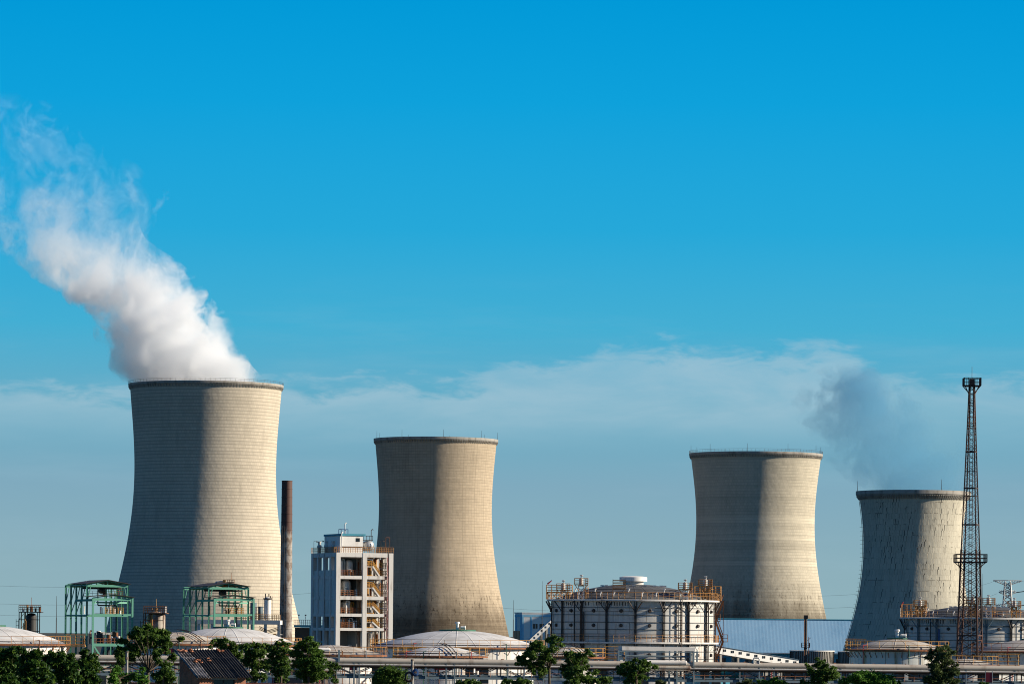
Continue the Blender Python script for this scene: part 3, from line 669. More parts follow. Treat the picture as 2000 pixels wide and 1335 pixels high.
    if stair:
        mb = MB(); lv = [zd, zd - 3.2, zd - 6.4, zd - 8.2 * 0 - 81.5 * u - 0, zd - 106 * u, .2]
        lv = [zd - i * zd / 6 for i in range(7)]
        xa, xb = r + .2, r + 1.4
        for i in range(6):
            x0, x1 = (xb, xa) if i % 2 == 0 else (xa, xb); z0_, z1_ = lv[i], lv[i + 1]
            for y in (-1.2, -.2):
                mb.beam((x0, y, z0_), (x1, y, z1_), .10, .28); mb.tube((x0, y, z0_ + 1), (x1, y, z1_ + 1), .05, n=4)
            for k in range(10):
                f_ = k / 10; mb.cbox((x0 + (x1 - x0) * f_, -.7, z0_ + (z1_ - z0_) * f_), (.28, 1.0, .05))
            mb.box(x1 - .7, -1.3, z1_ - .08, x1 + .7, -.1, z1_ + .02)
            for dx_ in (-.7, 0, .7): mb.tube((x1 + dx_, -1.3, z1_), (x1 + dx_, -1.3, z1_ + 1.1), .045, n=4)
            mb.tube((x1 - .7, -1.3, z1_ + 1.1), (x1 + .7, -1.3, z1_ + 1.1), .045, n=4); mb.tube((x1 - .7, -1.3, z1_ + .55), (x1 + .7, -1.3, z1_ + .55), .045, n=4)
        for x in (xa, xb): mb.beam((x, -1.2, 0), (x, -1.2, zd), .09)
        mb.build('stair', RUSTY, t)
    return t, r, zd, zp
Ym = 650; u_ = Ym / F; zc = ZZ(1236, 1140, Ym)
g1 = gas_tank('largest grey and white riveted tank with orange walkways and a round white roof cap', 1236.5, Ym, 158.5, 1171, 1140, [(20, zc - .4, zc + 6 * u_, CONC), (27, zc + 5.5 * u_, zc + 13.5 * u_, WHITE)], 1,
    [(1099, 17, 1), (1133, 27, 1), (1333, 20, 1), (1374, 27, -1)])
Yr = 720
g2 = gas_tank('big grey tank with orange valve platforms behind the steel lattice mast', 1910, Yr, 141, 1206, 1182, None, 2,
    [(1790, 21, -1), (1885, 26, -1), (1915, 26, 1), (1966, 21, -1)], stair=False, lower=False)

# ------------------------------------------------------------------ concrete process building
def process_building():
    Y = 760; ph = R(-14); u = Y / F; c = P(655.5, 1262, Y); t = thing('process_building', 'open concrete frame building with five floors and yellow stairs, teal edged hut on its roof', 'building', (c.x, Y, 0), R(23))
    W_ = 110 * u / math.cos(R(23)); D_ = 50 * u / math.sin(R(20.5)); zl = lambda py: ZZ(655, py, Y)
    T_ = zl(1078); cw = .85; cd = 1.0; bay = W_ * .465
    xs_ = [0, bay, W_ - cw]
    for x in xs_:
        for y in (0, D_ - cd):
            mb = MB(); mb.box(x, y, 0, x + cw, y + cd, T_ - (0 if x else 0)); mb.build('column', CONC, t)
    for k in range(1, 4):
        y = D_ * k / 4
        for x in (0, W_ - cw): mb = MB(); mb.box(x + .003, y - .35, 0, x + cw - .1, y + .35, T_ - .2); mb.build('column', CONC, t)
    fl = [(1078, 1086.5), (1123, 1129.5), (1163, 1170), (1197, 1203), (1225, 1230.5)]
    for a, b in fl:
        za, zb = zl(b), zl(a); mb = MB()
        mb.box(cw, .06, za, bay, .5, zb); mb.box(bay + cw, .06, za, W_ - cw - (.9 if a > 1080 else .3), .5, zb)
        mb.box(cw * .2, D_ - .6, za, W_ - cw * .2, D_ - .1, zb)
        mb.box(.12, cd, za, .5, D_ - cd, zb); mb.box(W_ - .55, cd, za, W_ - .15, D_ - cd, zb)
        mb.build('beam', CONC, t)
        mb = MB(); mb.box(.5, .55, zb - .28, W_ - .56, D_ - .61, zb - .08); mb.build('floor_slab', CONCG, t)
    # side cladding between the open top row and the open bottom row
    for k in range(4):
        y0 = D_ * k / 4 + (.5 if k else cd); y1 = D_ * (k + 1) / 4 - (.37 if k < 3 else cd)
        mb = MB(); z0, z1 = zl(1198), zl(1112); mb.box(.2, y0, z0, .34, y1, z1)
        for i in range(1, 6): yy = y0 + (y1 - y0) * i / 6; mb.box(.175, yy - .03, z0, .2, yy + .03, z1)
        mb.build('side_panel', PANEL, t)
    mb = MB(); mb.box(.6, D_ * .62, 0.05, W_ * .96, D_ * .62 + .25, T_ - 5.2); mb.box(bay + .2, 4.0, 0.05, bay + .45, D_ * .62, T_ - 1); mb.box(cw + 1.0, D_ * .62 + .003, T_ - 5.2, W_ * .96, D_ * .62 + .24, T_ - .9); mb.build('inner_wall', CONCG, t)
    # equipment on each floor
    rnd = random.Random(5); fz = [zl(1123), zl(1163), zl(1197), zl(1225), 0.2]; tops = [zl(1086.5), zl(1129.5), zl(1170), zl(1203), zl(1230.5)]
    for i, (z, zt) in enumerate(zip(fz, tops)):
        for k in range(18):
            x = cw + .4 + rnd.random() * (bay - cw - 1.0); y = 1.0 + rnd.random() * 7; h = (zt - z) * rnd.uniform(.35, .8); r = rnd.uniform(.12, .36); mb = MB()
            mb.tube((x, y, z), (x, y, z + h), r, n=10)
            if rnd.random() < .5: mb.path([(x, y, z + h), (x, y, z + h + .3), (x + .6, y, z + h + .3), (x + .6, y, z)], .08, 6)
            mb.build('vessel', rnd.choice([WHITE, SILVER, RUSTY, RUSTY, BLUEGREY, YELLOW, SILVER]), t)
        for k in range(2):
            y = 3 + 4.5 * k; x = cw + 1 + rnd.random(); r = rnd.uniform(.7, 1.0); mb = MB(); mb.capsule((x + .8, y, z + .9 + r * .2), (x + .8, y, min(z + 2.6, zt - .6)), r, 16); mb.build('reactor', BLUEGREY if k else SILVER, t)
        mb = MB(); y = .75
        for dz_ in (.35, .7, 1.05): mb.tube((cw, y, z + dz_), (bay, y, z + dz_), .045, n=4)
        for j in range(9): x = cw + (bay - cw) * j / 8; mb.tube((x, y, z), (x, y, z + 1.05), .045, n=4)
        mb.build('railing', RUSTY, t)
        for k in range(15):
            x = bay + cw + .3 + rnd.random() * (W_ - bay - 2.4 * cw); y = 2.6 + rnd.random() * 6; r = rnd.uniform(.1, .3); mb = MB(); mb.tube((x, y, z), (x, y, zt - rnd.random() * .8), r, n=8); mb.build('riser_pipe', rnd.choice([CONC, SILVER, RUSTY, RUSTY, YELLOW]), t)
        # dog-leg stair
        xa, xb = bay + cw + 1.3, W_ - cw - 1.7; zm = (z + zt) / 2 + .1; mb = MB(); rl = MB()
        for (p0, p1, y) in (((xb, z), (xa, zm), .9), ((xa, zm), (xb, zt + .35), 1.9)):
            if p1[1] > zt + .34: p0, p1 = (xa, zm), (xb, z + .1); p0 = (xa, zt - .2)
            for dy_ in (-.4, .4):
                mb.beam((p0[0], y + dy_, p0[1]), (p1[0], y + dy_, p1[1]), .08, .26)
                for hh in (.35, .65, .95): rl.beam((p0[0], y + dy_, p0[1] + hh), (p1[0], y + dy_, p1[1] + hh), .07, .10)
                for j in range(7):
                    f_ = j / 6; x = p0[0] + (p1[0] - p0[0]) * f_; zz_ = p0[1] + (p1[1] - p0[1]) * f_; rl.tube((x, y + dy_, zz_), (x, y + dy_, zz_ + 1), .045, n=4)
            for j in range(11):
                f_ = j / 10; mb.cbox((p0[0] + (p1[0] - p0[0]) * f_, y, p0[1] + (p1[1] - p0[1]) * f_), (.28, .8, .05))
        for lz in (zm - .05, zt - .25):
            mb.box(bay + cw + .05, .55, lz - .12, xa, 2.4, lz)
            for hh in (.35, .65, .95): rl.tube((bay + cw + .05, .55, lz + hh), (xa, .55, lz + hh), .05, n=4)
            for j in range(5): x = bay + cw + .1 + j * (xa - bay - cw - .1) / 4; rl.tube((x, .55, lz), (x, .55, lz + .95), .05, n=4)
        lz = z + (zt - z) * .42
        mb.box(xb, .6, lz - .1, W_ - cw - .2, 2.4, lz)
        for zz0 in (lz, z):
            for hh in (.35, .65, .95): rl.tube((xb, .6, zz0 + hh), (W_ - cw, .6, zz0 + hh), .05, n=4)
            for j in range(5): x = xb + (W_ - cw - xb) * j / 4; rl.tube((x, .6, zz0), (x, .6, zz0 + .95), .05, n=4)
        for x in (xa, xb): mb.beam((x, .7, z), (x, .7, zt), .16)
        st = mb.build('stair', CONC, t); rl.build('stair_railing', YELLOW, st)
    mb = MB(); x = W_ - cw - .35
    mb.tube((x, .1, 0), (x, .1, T_ - .8), .10, n=8); mb.tube((x - .35, .3, 0), (x - .35, .3, T_ - .8), .09, n=8)
    for i in range(16): mb.tube((x, .1, 1 + i * 1.7), (x, .1, 1.2 + i * 1.7), .16, n=8)
    mb.build('red_riser_pipe', worn('faded_pink_paint', (.50, .30, .28, 1), (.34, .10, .09, 1), 1.2, .4, .42, .55), t)
    # roof
    mb = MB()
    for dz_ in (.35, .7, 1.05):
        mb.tube((0, 0, T_ + dz_), (0, D_, T_ + dz_), .03, n=4); mb.tube((0, .1, T_ + dz_), (W_, .1, T_ + dz_), .03, n=4); mb.tube((W_, .1, T_ + dz_), (W_, D_, T_ + dz_), .03, n=4)
    for i in range(27): mb.tube((0, D_ * i / 26, T_), (0, D_ * i / 26, T_ + 1.05), .05, n=4)
    for i in range(25): mb.tube((W_ * i / 24, .1, T_), (W_ * i / 24, .1, T_ + 1.05), .05, n=4)
    mb.build('roof_railing', ORANGE, t)
    hx0, hx1 = .1 * W_, .50 * W_; hy0, hy1 = 1.2, 9.5; hz = zl(1045); mb = MB(); mb.box(hx0, hy0, T_ - .05, hx1, hy1, hz); hut = mb.build('roof_hut', WHITE, t)
    mb = MB(); mb.box(hx0 - .12, hy0 - .12, hz, hx1 + .5, hy1 + .12, zl(1041)); mb.build('teal_parapet', TEAL, hut)
    mb = MB(); mb.box(hx1 - 1.4, hy0 - .03, zl(1056), hx1 - .6, hy0 + .1, zl(1049)); mb.build('window', GLASS, hut)
    mb = MB(); mb.box(hx0 + .4, hy0 - .12, zl(1067.3), hx1 - .1, hy0 - .003, zl(1065.6)); mb.build('dark_trim', DARK, hut)
    mb = MB(); mb.tube((hx0 + .2, hy0 - .25, T_), (hx0 + .2, hy0 - .25, hz + .4), .1, n=8); mb.path([(hx0 + .2, hy0 - .25, hz + .4), (hx0 + .5, hy0 - .1, hz + .75)], .1, 8); mb.build('vent_pipe', WHITE, hut)
    fx = hx0 + 0.9; mb = MB()
    for a, b in ((0, 0), (1.35, 0), (0, 1.3), (1.35, 1.3)): mb.beam((fx + a, 3 + b, hz + .3), (fx + a, 3 + b, hz + 1.25), .10)
    for a, b, c_, d in ((0, 0, 1.35, 0), (1.35, 0, 1.35, 1.3), (1.35, 1.3, 0, 1.3), (0, 1.3, 0, 0)): mb.beam((fx + a, 3 + b, hz + 1.25), (fx + c_, 3 + d, hz + 1.25), .10)
    mb.build('blue_frame', BLUEP, hut)
    mb = MB(); mb.path([(fx + .9, 3.5, hz), (fx + .9, 3.5, hz + 2.1), (fx + 1.0, 3.5, hz + 2.4), (fx + 1.3, 3.5, hz + 2.45)], .10, 8); mb.build('vent_stack', WHITE, hut)
    for i in range(3):
        y = 11.8 - i * 3.7; x = 1.0; mb = MB(); mb.tube((x, y, T_), (x, y, T_ + 1.3), .28, n=12); mb.tube((x, y, T_ + 1.0), (x, y, T_ + 1.5), .45, n=12); mb.tube((x, y, T_ + 1.5), (x, y, T_ + 2.0), .28, n=12)
        mb.tube((x, y, T_ + 2.0), (x, y, T_ + 2.25), .36, n=12)
        for a in (-.5, .5): mb.beam((x + a, y - .4, T_), (x + a, y - .4, T_ + 1.3), .07)
        mb.build('roof_ventilator', CONC if i else SILVER, t)
    mb = MB(); xs0 = hx1 + 1.6; mb.capsule((xs0, 1.9, T_ + 1.35), (xs0, 4.4, T_ + 1.35), .95, 24); hv = mb.build('horizontal_vessel', SILVER, t, smooth=True)
    mb = MB(); mb.cbox((xs0 - .3, 2.6, T_ + 2.4), (1.9, 1.6, .1))
    for a in (-1.2, -.6, 0, .6): mb.tube((xs0 + a, 1.8, T_ + 2.3), (xs0 + a, 1.8, T_ + 3.2), .05, n=4)
    mb.tube((xs0 - 1.2, 1.8, T_ + 3.2), (xs0 + .6, 1.8, T_ + 3.2), .05, n=4); mb.path([(xs0 + .6, 2.6, T_ + 2.2), (xs0 + .6, 2.6, T_ + 4.3), (xs0 + .9, 2.6, T_ + 4.5), (xs0 + 1.0, 2.6, T_ + 4.3)], .07, 6)
    mb.build('vessel_platform', DARK, hv)
    for k, (x, y) in enumerate(((.1, 12.4), (.1, 9.0), (W_ * .78, .2))):
        mb = MB(); mb.tube((x, y, T_), (x, y, T_ + 2.3), .035, n=4); mb.tube((x, y, T_ + 2.3), (x + .5, y, T_ + 2.35), .03, n=4); mb.cbox((x + .6, y, T_ + 2.2), (.25, .2, .2)); mb.build('floodlight', DARK, t)
    mb = MB(); mb.tube((W_ - 1.5, .2, T_), (W_ - 1.5, .2, T_ + 2.9), .05, n=4); mb.tube((W_ - 1.5, .2, T_ + 2.9), (W_ - .7, .2, T_ + 2.9), .05, n=4); mb.tube((W_ - .7, .2, T_), (W_ - .7, .2, T_ + 2.9), .04, n=4); mb.build('roof_frame', RUSTY, t)
process_building()

# ------------------------------------------------------------------ green steel frames
def green_frame(label, x0p, xap, xbp, topF, topB, Y, seed, low):
    """x0p..xap: receding left side, xap..xbp: gabled front"""
    ph = R(21); u = Y / F; c = P(xap, 1270, Y); t = thing('green_steel_frame', label, 'steel frame', (c.x, Y, 0), ph); rel = ph - math.atan2(-c.x, Y)
    W_ = (xbp - xap) * u / math.cos(ph); D_ = (xap - x0p) * u / math.sin(rel); T_ = ZZ(xap, topF, Y); nb = 4; rnd = random.Random(seed); pk = T_ + .75
    cols = []
    for k in range(nb + 1):
        y = D_ * k / nb
        for x in (0, W_):
            mb = MB(); mb.box(x - .15, y - .04, 0, x + .15, y + .04, T_); mb.box(x - .17, y - .13, 0, x - .15, y + .13, T_); mb.box(x + .15, y - .13, 0, x + .17, y + .13, T_)
            sg = 1 if x == 0 else -1; mb.beam((x + sg * .15, y, T_ - 3.0), (x + sg * .75, y, T_ - .25), .12, .25)
            mb.build('column', GREEN, t)
        mb = MB(); mb.beam((0, y, T_ - .25), (W_, y, T_ - .25), .2, .45); mb.beam((0, y, T_ - .02), (W_ / 2, y, pk), .15, .2); mb.beam((W_ / 2, y, pk), (W_, y, T_ - .02), .15, .2)
        mb.beam((W_ / 2, y, T_), (W_ / 2, y, pk), .15, .15); mb.build('rafter', GREEN, t)
    mb = MB()
    for x in (0, W_): mb.beam((x, .1, T_ - .12), (x, D_ - .1, T_ - .12), .16, .22)
    zc_ = ZZ(xap, 1201, Y)
    for x in (0, W_):
        mb.beam((x, .1, zc_), (x, D_ - .1, zc_), .18, .32)
        for k in range(1, 4): y0 = D_ * k / nb; mb.beam((x, y0, T_ - 2.6), (x, y0 + D_ / nb, zc_ + .3), .14, .14)
    mb.beam((0, 0, zc_), (W_, 0, zc_), .25, .42); mb.beam((0, D_, zc_), (W_, D_, zc_), .25, .42)
    mb.build('tie_beam', GREEN, t)
    mb = MB(); th = .1
    for a, b in ((-.3, W_ / 2), (W_ / 2, W_ + .45)):
        za = T_ + .12 if a < 0 else pk + .12; zb = pk + .12 if a < 0 else T_ + .1
        mb.add([(a, -.6, za), (b, -.6, zb), (b, D_ * .85, zb), (a, D_ * .85, za), (a, -.6, za + th), (b, -.6, zb + th), (b, D_ * .85, zb + th), (a, D_ * .85, za + th)],
               [(0, 3, 2, 1), (4, 5, 6, 7), (0, 1, 5, 4), (1, 2, 6, 5), (2, 3, 7, 6), (3, 0, 4, 7)])
    mb.build('sheet_roof', DARK, t)
    # crane bridge, platforms and machinery inside
    mb = MB(); mb.capsule((W_ * .5, 3, T_ - 1.1), (W_ * .5, 5, T_ - 1.2), .5, 10); mb.cbox((W_ * .55, 4, T_ - 1.8), (.5, .6, .9)); mb.beam((.2, 4, T_ - .7), (W_ - .2, 4, T_ - .7), .3, .35); mb.build('hoist', INNER, t)
    mb = MB(); z = zc_ + .35; mb.box(W_ * .45, 2, z, W_ - .3, 8, z + .1)
    for hh in (.4, .8, 1.2):
        mb.tube((W_ * .45, 2, z + hh), (W_ - .3, 2, z + hh), .05, n=4)
    for i in range(9): x = W_ * .45 + (W_ * .55 - .3) * i / 8; mb.tube((x, 2, z), (x, 2, z + 1.2), .05, n=4)
    mb.build('service_platform', YELLOW, t)
    for k in range(7):
        x = .8 + rnd.random() * (W_ - 1.6); y = rnd.random() * D_ * .6; z0 = zc_ + .3; mb = MB(); mb.tube((x, y, z0), (x, y, z0 + rnd.uniform(.7, 1.8)), rnd.uniform(.08, .3), n=8); mb.build('small_vessel', rnd.choice([SILVER, INNER, RUSTY, WHITE]), t)
    mb = MB(); z = T_ - 2.2
    for hh in (0, .5, 1.0): mb.tube((.2, 3, z + hh), (W_ - .2, 3, z + hh), .035, n=4)
    for i in range(10): x = .2 + (W_ - .4) * i / 9; mb.tube((x, 3, z), (x, 3, z + 1.0), .03, n=4)
    mb.build('upper_railing', RUSTY, t)
    mb = MB(); mb.path([(W_ * .3, 1, T_ - .6), (W_ * .3, 1, zc_ + 2), (W_ * .75, 1, zc_ + 2), (W_ * .75, 1, zc_ - 3)], .13, 8); mb.build('hanging_pipe', INNER, t)
    # lower bay in front
    w0, w1, dd, tl = low; Wl = W_ * (w1 - w0); zl_ = T_ * tl; fr = MB(); x0 = W_ * w0; y0 = -dd
    for x in (x0, x0 + Wl):
        for y in (y0,): fr.box(x - .18, y - .16, 0, x + .18, y + .16, zl_); fr.beam((x + (.1 if x == x0 else -.1), y, zl_ - 1.6), (x + (.5 if x == x0 else -.5), y, zl_ - .25), .12, .2)
    fr.beam((x0, y0, zl_ - .3), (x0 + Wl, y0, zl_ - .3), .22, .45); fr.beam((x0, y0, zl_ - .9), (x0 + Wl, y0 + dd - .3, zl_ - .9), .2, .3)
    fr.beam((x0, y0, zl_), (x0 + Wl / 2, y0, zl_ + .5), .12, .16); fr.beam((x0 + Wl / 2, y0, zl_ + .5), (x0 + Wl, y0, zl_), .12, .16)
    fr.beam((x0 - W_ * .3, y0 * .2, zl_ - .55), (x0, y0, zl_ - .45), .25, .45); fr.beam((x0, y0, zc_ * 1.0 + .15), (x0 + Wl, y0, zc_ + .15), .22, .36)
    zq = ZZ(xap, 1258, Y); fr.beam((x0, y0, zq), (x0 + Wl, y0, zq), .25, .55); fr.beam((x0 + .3, y0, zq - .3), (x0 + 2.2, y0, zq - 3.2), .25, .3)
    fr.build('front_bay', GREEN, t); mb = MB(); th = .09
    for a, b, za, zb in ((x0 - W_ * .12, x0 + Wl / 2, zl_ + .15, zl_ + .65), (x0 + Wl / 2, x0 + Wl + .4, zl_ + .65, zl_ + .12)):
        mb.add([(a, y0 - .6, za), (b, y0 - .6, zb), (b, -.3, zb), (a, -.3, za), (a, y0 - .6, za + th), (b, y0 - .6, zb + th), (b, -.3, zb + th), (a, -.3, za + th)],
               [(0, 3, 2, 1), (4, 5, 6, 7), (0, 1, 5, 4), (1, 2, 6, 5), (2, 3, 7, 6), (3, 0, 4, 7)])
    mb.build('front_sheet_roof', DARK, t)
    mb = MB(); zf = ZZ(xap, 1256, Y); mb.box(.3, -dd + .4, zf - .1, W_ - .3, D_ * .6, zf); mb.build('deck_slab', CONCG, t)
    for k in range(24):
        x = .5 + rnd.random() * (W_ - 1.0); y = -dd * .8 + rnd.random() * 8; h = rnd.uniform(.8, 2.6); mb = MB(); r = rnd.uniform(.08, .45); mb.tube((x, y, zf), (x, y, zf + h), r, n=10)
        if r < .2: mb.path([(x, y, zf + h), (x + .2, y, zf + h + .25), (x + .4, y, zf + h)], r, 6)
        mb.build('compressor_vessel', rnd.choice([SILVER, WHITE, RUSTY, DARK]), t)
    mb = MB(); mb.capsule((W_ * .5, -dd * .5, zf + .7), (W_ * .68, -dd * .5, zf + .7), .62, 16); mb.build('silver_compressor', SILVER, t)
    for i in range(4): mb = MB(); mb.cbox((W_ * .35 + i * 1.1, 3, zf + 1.9 + .15 * (i % 2)), (.9, .8, .55)); mb.build('cooling_box', SILVER, t)
    mb = MB()
    for hh in (.5, 1.0): mb.tube((.2, -dd + .5, zf + hh), (W_ - .2, -dd + .5, zf + hh), .05, n=4)
    for i in range(12): x = .2 + (W_ - .4) * i / 11; mb.tube((x, -dd + .5, zf), (x, -dd + .5, zf + 1.0), .045, n=4)
    mb.build('deck_railing', RUSTY, t)
    return t, W_, T_
green_frame('green steel frame standing against open sky beside the far left column', 127, 169, 246, 1140.5, 1145, 800, 1, (.0, .96, 4.5, .885))
green_frame('green steel frame with pipework on its roof, in front of the steaming cooling tower', 357, 407, 482, 1145.5, 1150, 830, 2, (-.02, .97, 4.5, .90))
def gf_top():
    Y = 838; p = P(440, 1141, Y); t = thing('rooftop_pipework', 'silver bent pipe and orange cage on top of the second green frame', 'pipework', (p.x, Y, p.z - .4))
    mb = MB(); mb.path([(-2.0, 0, -.5), (-2.0, 0, .7), (-1.7, 0, 1.0), (-.4, 0, 1.0)], .17, 10); mb.build('bent_pipe', SILVER, t)
    mb = MB(); mb.box(-.5, -.3, -.2, .1, .3, 1.4); mb.build('casing', ORANGE, t)
    mb = MB()
    for x in (.4, .9, 1.4, 1.8):
        mb.tube((x, 0, -.3), (x, 0, 1.4), .07, n=4)
    for z in (.3, .9, 1.4): mb.tube((.2, 0, z), (1.9, 0, z), .07, n=4)
    mb.tube((1.2, 0, 0), (1.2, 0, 2.9), .05, n=4); mb.build('cage', RUSTY, t)
gf_top()

# ------------------------------------------------------------------ process columns on the left
def vessel_stack(label, cx, Y, top, wpx, vm, frame_m, seed, bodytop, rf=.55):
    u = Y / F; c = P(cx, 1250, Y); t = thing('process_column', label, 'process vessel', (c.x, Y, 0)); zt = ZZ(cx, top, Y); w2 = wpx * u / 2; rnd = random.Random(seed); zb = ZZ(cx, bodytop, Y)
    mb = MB(); r = w2 * rf; mb.capsule((w2 * .15, 0, 1), (w2 * .15, 0, zb - r * .6), r, 28); mb.build('vessel', vm, t, smooth=True)
    mb = MB()
    for x in (-w2, -w2 * .35, w2 * .9):
        for y in (-w2 * .9, w2 * .9): mb.beam((x, y, 0), (x, y, zt), .16)
    z = 2
    while z < zt:
        for y in (-w2 * .9, w2 * .9): mb.beam((-w2, y, z), (w2 * .9, y, z), .14)
        mb.beam((-w2, -w2 * .9, z), (-w2 * .35, -w2 * .9, z + 1.6), .09); z += 2.3
    mb.build('frame', frame_m, t)
    mb = MB(); mb.box(-w2, -w2 - .3, zt - .15, w2 * 1.25, w2 + .3, zt)
    mb.build('deck', frame_m, t); mb = MB()
    for hh in (.45, .9, 1.3):
        mb.tube((-w2, -w2 - .3, zt + hh), (w2 * 1.25, -w2 - .3, zt + hh), .055, n=4)
    for i in range(12): x = -w2 + w2 * 2.25 * i / 11; mb.tube((x, -w2 - .3, zt), (x, -w2 - .3, zt + 1.3), .055, n=4)
    mb.build('railing', RUSTY, t)
    for k in range(5):
        x = -w2 * .7 + w2 * 1.7 * k / 4; mb = MB(); h = rnd.uniform(.5, 1.5); mb.tube((x, 0, zt), (x, 0, zt + h), rnd.uniform(.1, .3), n=10)
        if k == 2: mb.tube((x, 0, zt + h), (x, 0, zt + h + 1.8), .04, n=4)
        mb.build('valve', rnd.choice([ORANGE, DARK, SILVER, RUSTY]), t)
    mb = MB()
    for k in range(6): x = -w2 * 1.05 + rnd.random() * w2 * 1.0; mb.tube((x, -w2 - .1, 0), (x, -w2 - .1, zt - rnd.random() * 3), .09, n=6)
    mb.build('riser_pipes', ORANGE, t)
    mb = MB(); lx = -w2 - .55
    for d in (-.25, .25): mb.tube((lx + d, 0, 0), (lx + d, 0, zt - 1.5), .05, n=4)
    i = 0
    while 1 + i * .8 < zt - 1.5: mb.tube((lx - .3, 0, 1 + i * .8), (lx + .3, 0, 1 + i * .8), .045, n=4); i += 1
    mb.build('ladder', DARK, t)
vessel_stack('dark vessel in a rusty caged frame behind the far left dome', 58, 820, 1194, 38, INNER, DARK, 3, 1196)
v2m = worn('rust_vessel', (.42, .38, .32, 1), (.14, .06, .03, 1), .6, .5, .40, .58)
vessel_stack('rust blackened round vessel in front of the steaming tower, between the two green frames', 302, 800, 1196, 40, v2m, RUSTY, 4, 1193, .88)

# ------------------------------------------------------------------ concrete platform with white vessel near the smokestack
def platform_block():
    Y = 880; u = Y / F; a = P(385, 1212, Y); b = P(547, 1212, Y); t = thing('pipe_platform', 'raised concrete slab with orange railings left of the smokestack', 'platform', (a.x, Y, 0)); L = b.x - a.x; z = a.z
    mb = MB(); mb.box(0, 0, z - .6, L, 9, z + .3); mb.build('slab', CONC, t)
    for k in range(7):
        x = .3 + (L - .6) * k / 6; mb = MB(); mb.box(x - .3, .3, 0, x + .3, .9, z - .6); mb.build('post', CONC, t)
    mb = MB()
    for hh in (.4, .8, 1.2): mb.tube((L * .45, .1, z + .3 + hh), (L, .1, z + .3 + hh), .06, n=4)
    for i in range(26): x = L * .45 + L * .55 * i / 25; mb.tube((x, .1, z + .3), (x, .1, z + 1.5), .055, n=4)
    mb.build('railing', ORANGE, t); rnd = random.Random(9)
    for k in range(16):
        x = L * .62 + rnd.random() * L * .36; mb = MB(); y = rnd.uniform(1, 6); z0 = rnd.uniform(2, z - 3); mb.path([(x, y, z0), (x, y, z0 + 1.2), (x + rnd.uniform(.8, 2), y, z0 + 1.2)], rnd.uniform(.08, .25), 8); mb.build('pipe', rnd.choice([WHITE, DARK, RUSTY, ORANGE, BLUEP]), t)
    mb = MB()
    for k in range(3): mb.path([(L * .75, .2, z - 1 - k * .3), (L * .85, .2, z - 1.9 - k * .3), (L * .98, .2, z - 1.2 - k * .3)], .08, 6)
    mb.build('hanging_hose', DARK, t)
    t2 = thing('white_vessel', 'upright white vessel with dark valve head on the concrete slab', 'process vessel', (P(521, 1200, Y).x, Y + 3, z + .3)); h = ZZ(521, 1166, Y) - z - .3
    mb = MB(); mb.capsule((0, 0, .4), (0, 0, h - .3), 6.4 * u, 20); mb.build('vessel_body', WHITE, t2, smooth=True)
    mb = MB(); mb.tube((0, 0, h - .4), (0, 0, h - .1), .95, n=14)
    for x in (-.5, -.15, .25, .6): mb.tube((x, 0, h - .1), (x, 0, h + .6 + .3 * math.sin(x * 9)), .11, n=6)
    for x in (-1, 1): mb.beam((x, -.4, -.1), (x, -.4, h + .3), .07)
    mb.build('valve_head', DARK, t2)
    t3 = thing('slim_column', 'slim dark framed column beside the white vessel', 'process vessel', (P(492, 1200, Y).x, Y + 5, z + .3))
    mb = MB(); mb.tube((0, 0, -.1), (0, 0, 3.8), .7, n=14); mb.tube((1.5, 0, -.1), (1.5, 0, 3.0), .5, n=12); mb.build('column_body', BLUEGREY, t3)
    mb = MB()
    for x in (-1.2, 0, 1.2, 2.4): mb.beam((x, -.9, -.1), (x, -.9, 4.6), .08)
    for z_ in (1.4, 2.8, 4.0, 4.6): mb.beam((-1.2, -.9, z_), (2.4, -.9, z_), .08)
    mb.build('column_frame', DARK, t3)
    # machinery between smokestack and concrete building
    a = P(574, 1240, 850); t4 = thing('teal_pipe_bridge', 'teal steel pipe bridge between smokestack and concrete building', 'pipe bridge', (a.x, 850, 0)); L = P(652, 1240, 850).x - a.x; zt = ZZ(600, 1222, 850)
    mb = MB(); mb.beam((0, 0, zt), (L, 0, zt), .3, .5); mb.beam((0, 3, zt), (L, 3, zt), .3, .5)
    for x in (3.4, 5.0, L - .3):
        for y in (0, 3): mb.beam((x, y, 0), (x, y, zt), .3)
    mb.beam((.0, 0, zt - 3.2), (L, 0, zt - 3.2), .2, .3); mb.build('frame', TEAL, t4)
    mb = MB()
    for i in range(22): x = L * i / 21; mb.tube((x, 0, zt + .2), (x, 0, zt + 1.3), .045, n=4)
    for hh in (.7, 1.3): mb.tube((0, 0, zt + hh), (L, 0, zt + hh), .045, n=4)
    for i in range(5): x = 1 + i * 1.4; mb.tube((x, 0, zt), (x, 0, zt + 2.3), .05, n=4); mb.cbox((x, 0, zt + 2.3), (.35, .3, .25))
    mb.build('railing', BLUEGREY, t4); rnd = random.Random(13)
    for k in range(16):
        x = rnd.random() * L; y = rnd.uniform(.6, 2.6); z0 = rnd.uniform(4, zt - 2); mb = MB(); r = rnd.uniform(.12, .5); mb.path([(x, y, 0), (x, y, z0), (x + rnd.uniform(-1, 1), y, z0 + .3)], r, 8); mb.build('pipe', rnd.choice([DARK, BLUEGREY, WHITE, BLUEP, DARK, SILVER]), t4)
    mb = MB(); mb.box(0, 3.6, 0, L, 4.2, zt - .3); mb.build('back_wall', INNER, t4)
platform_block()

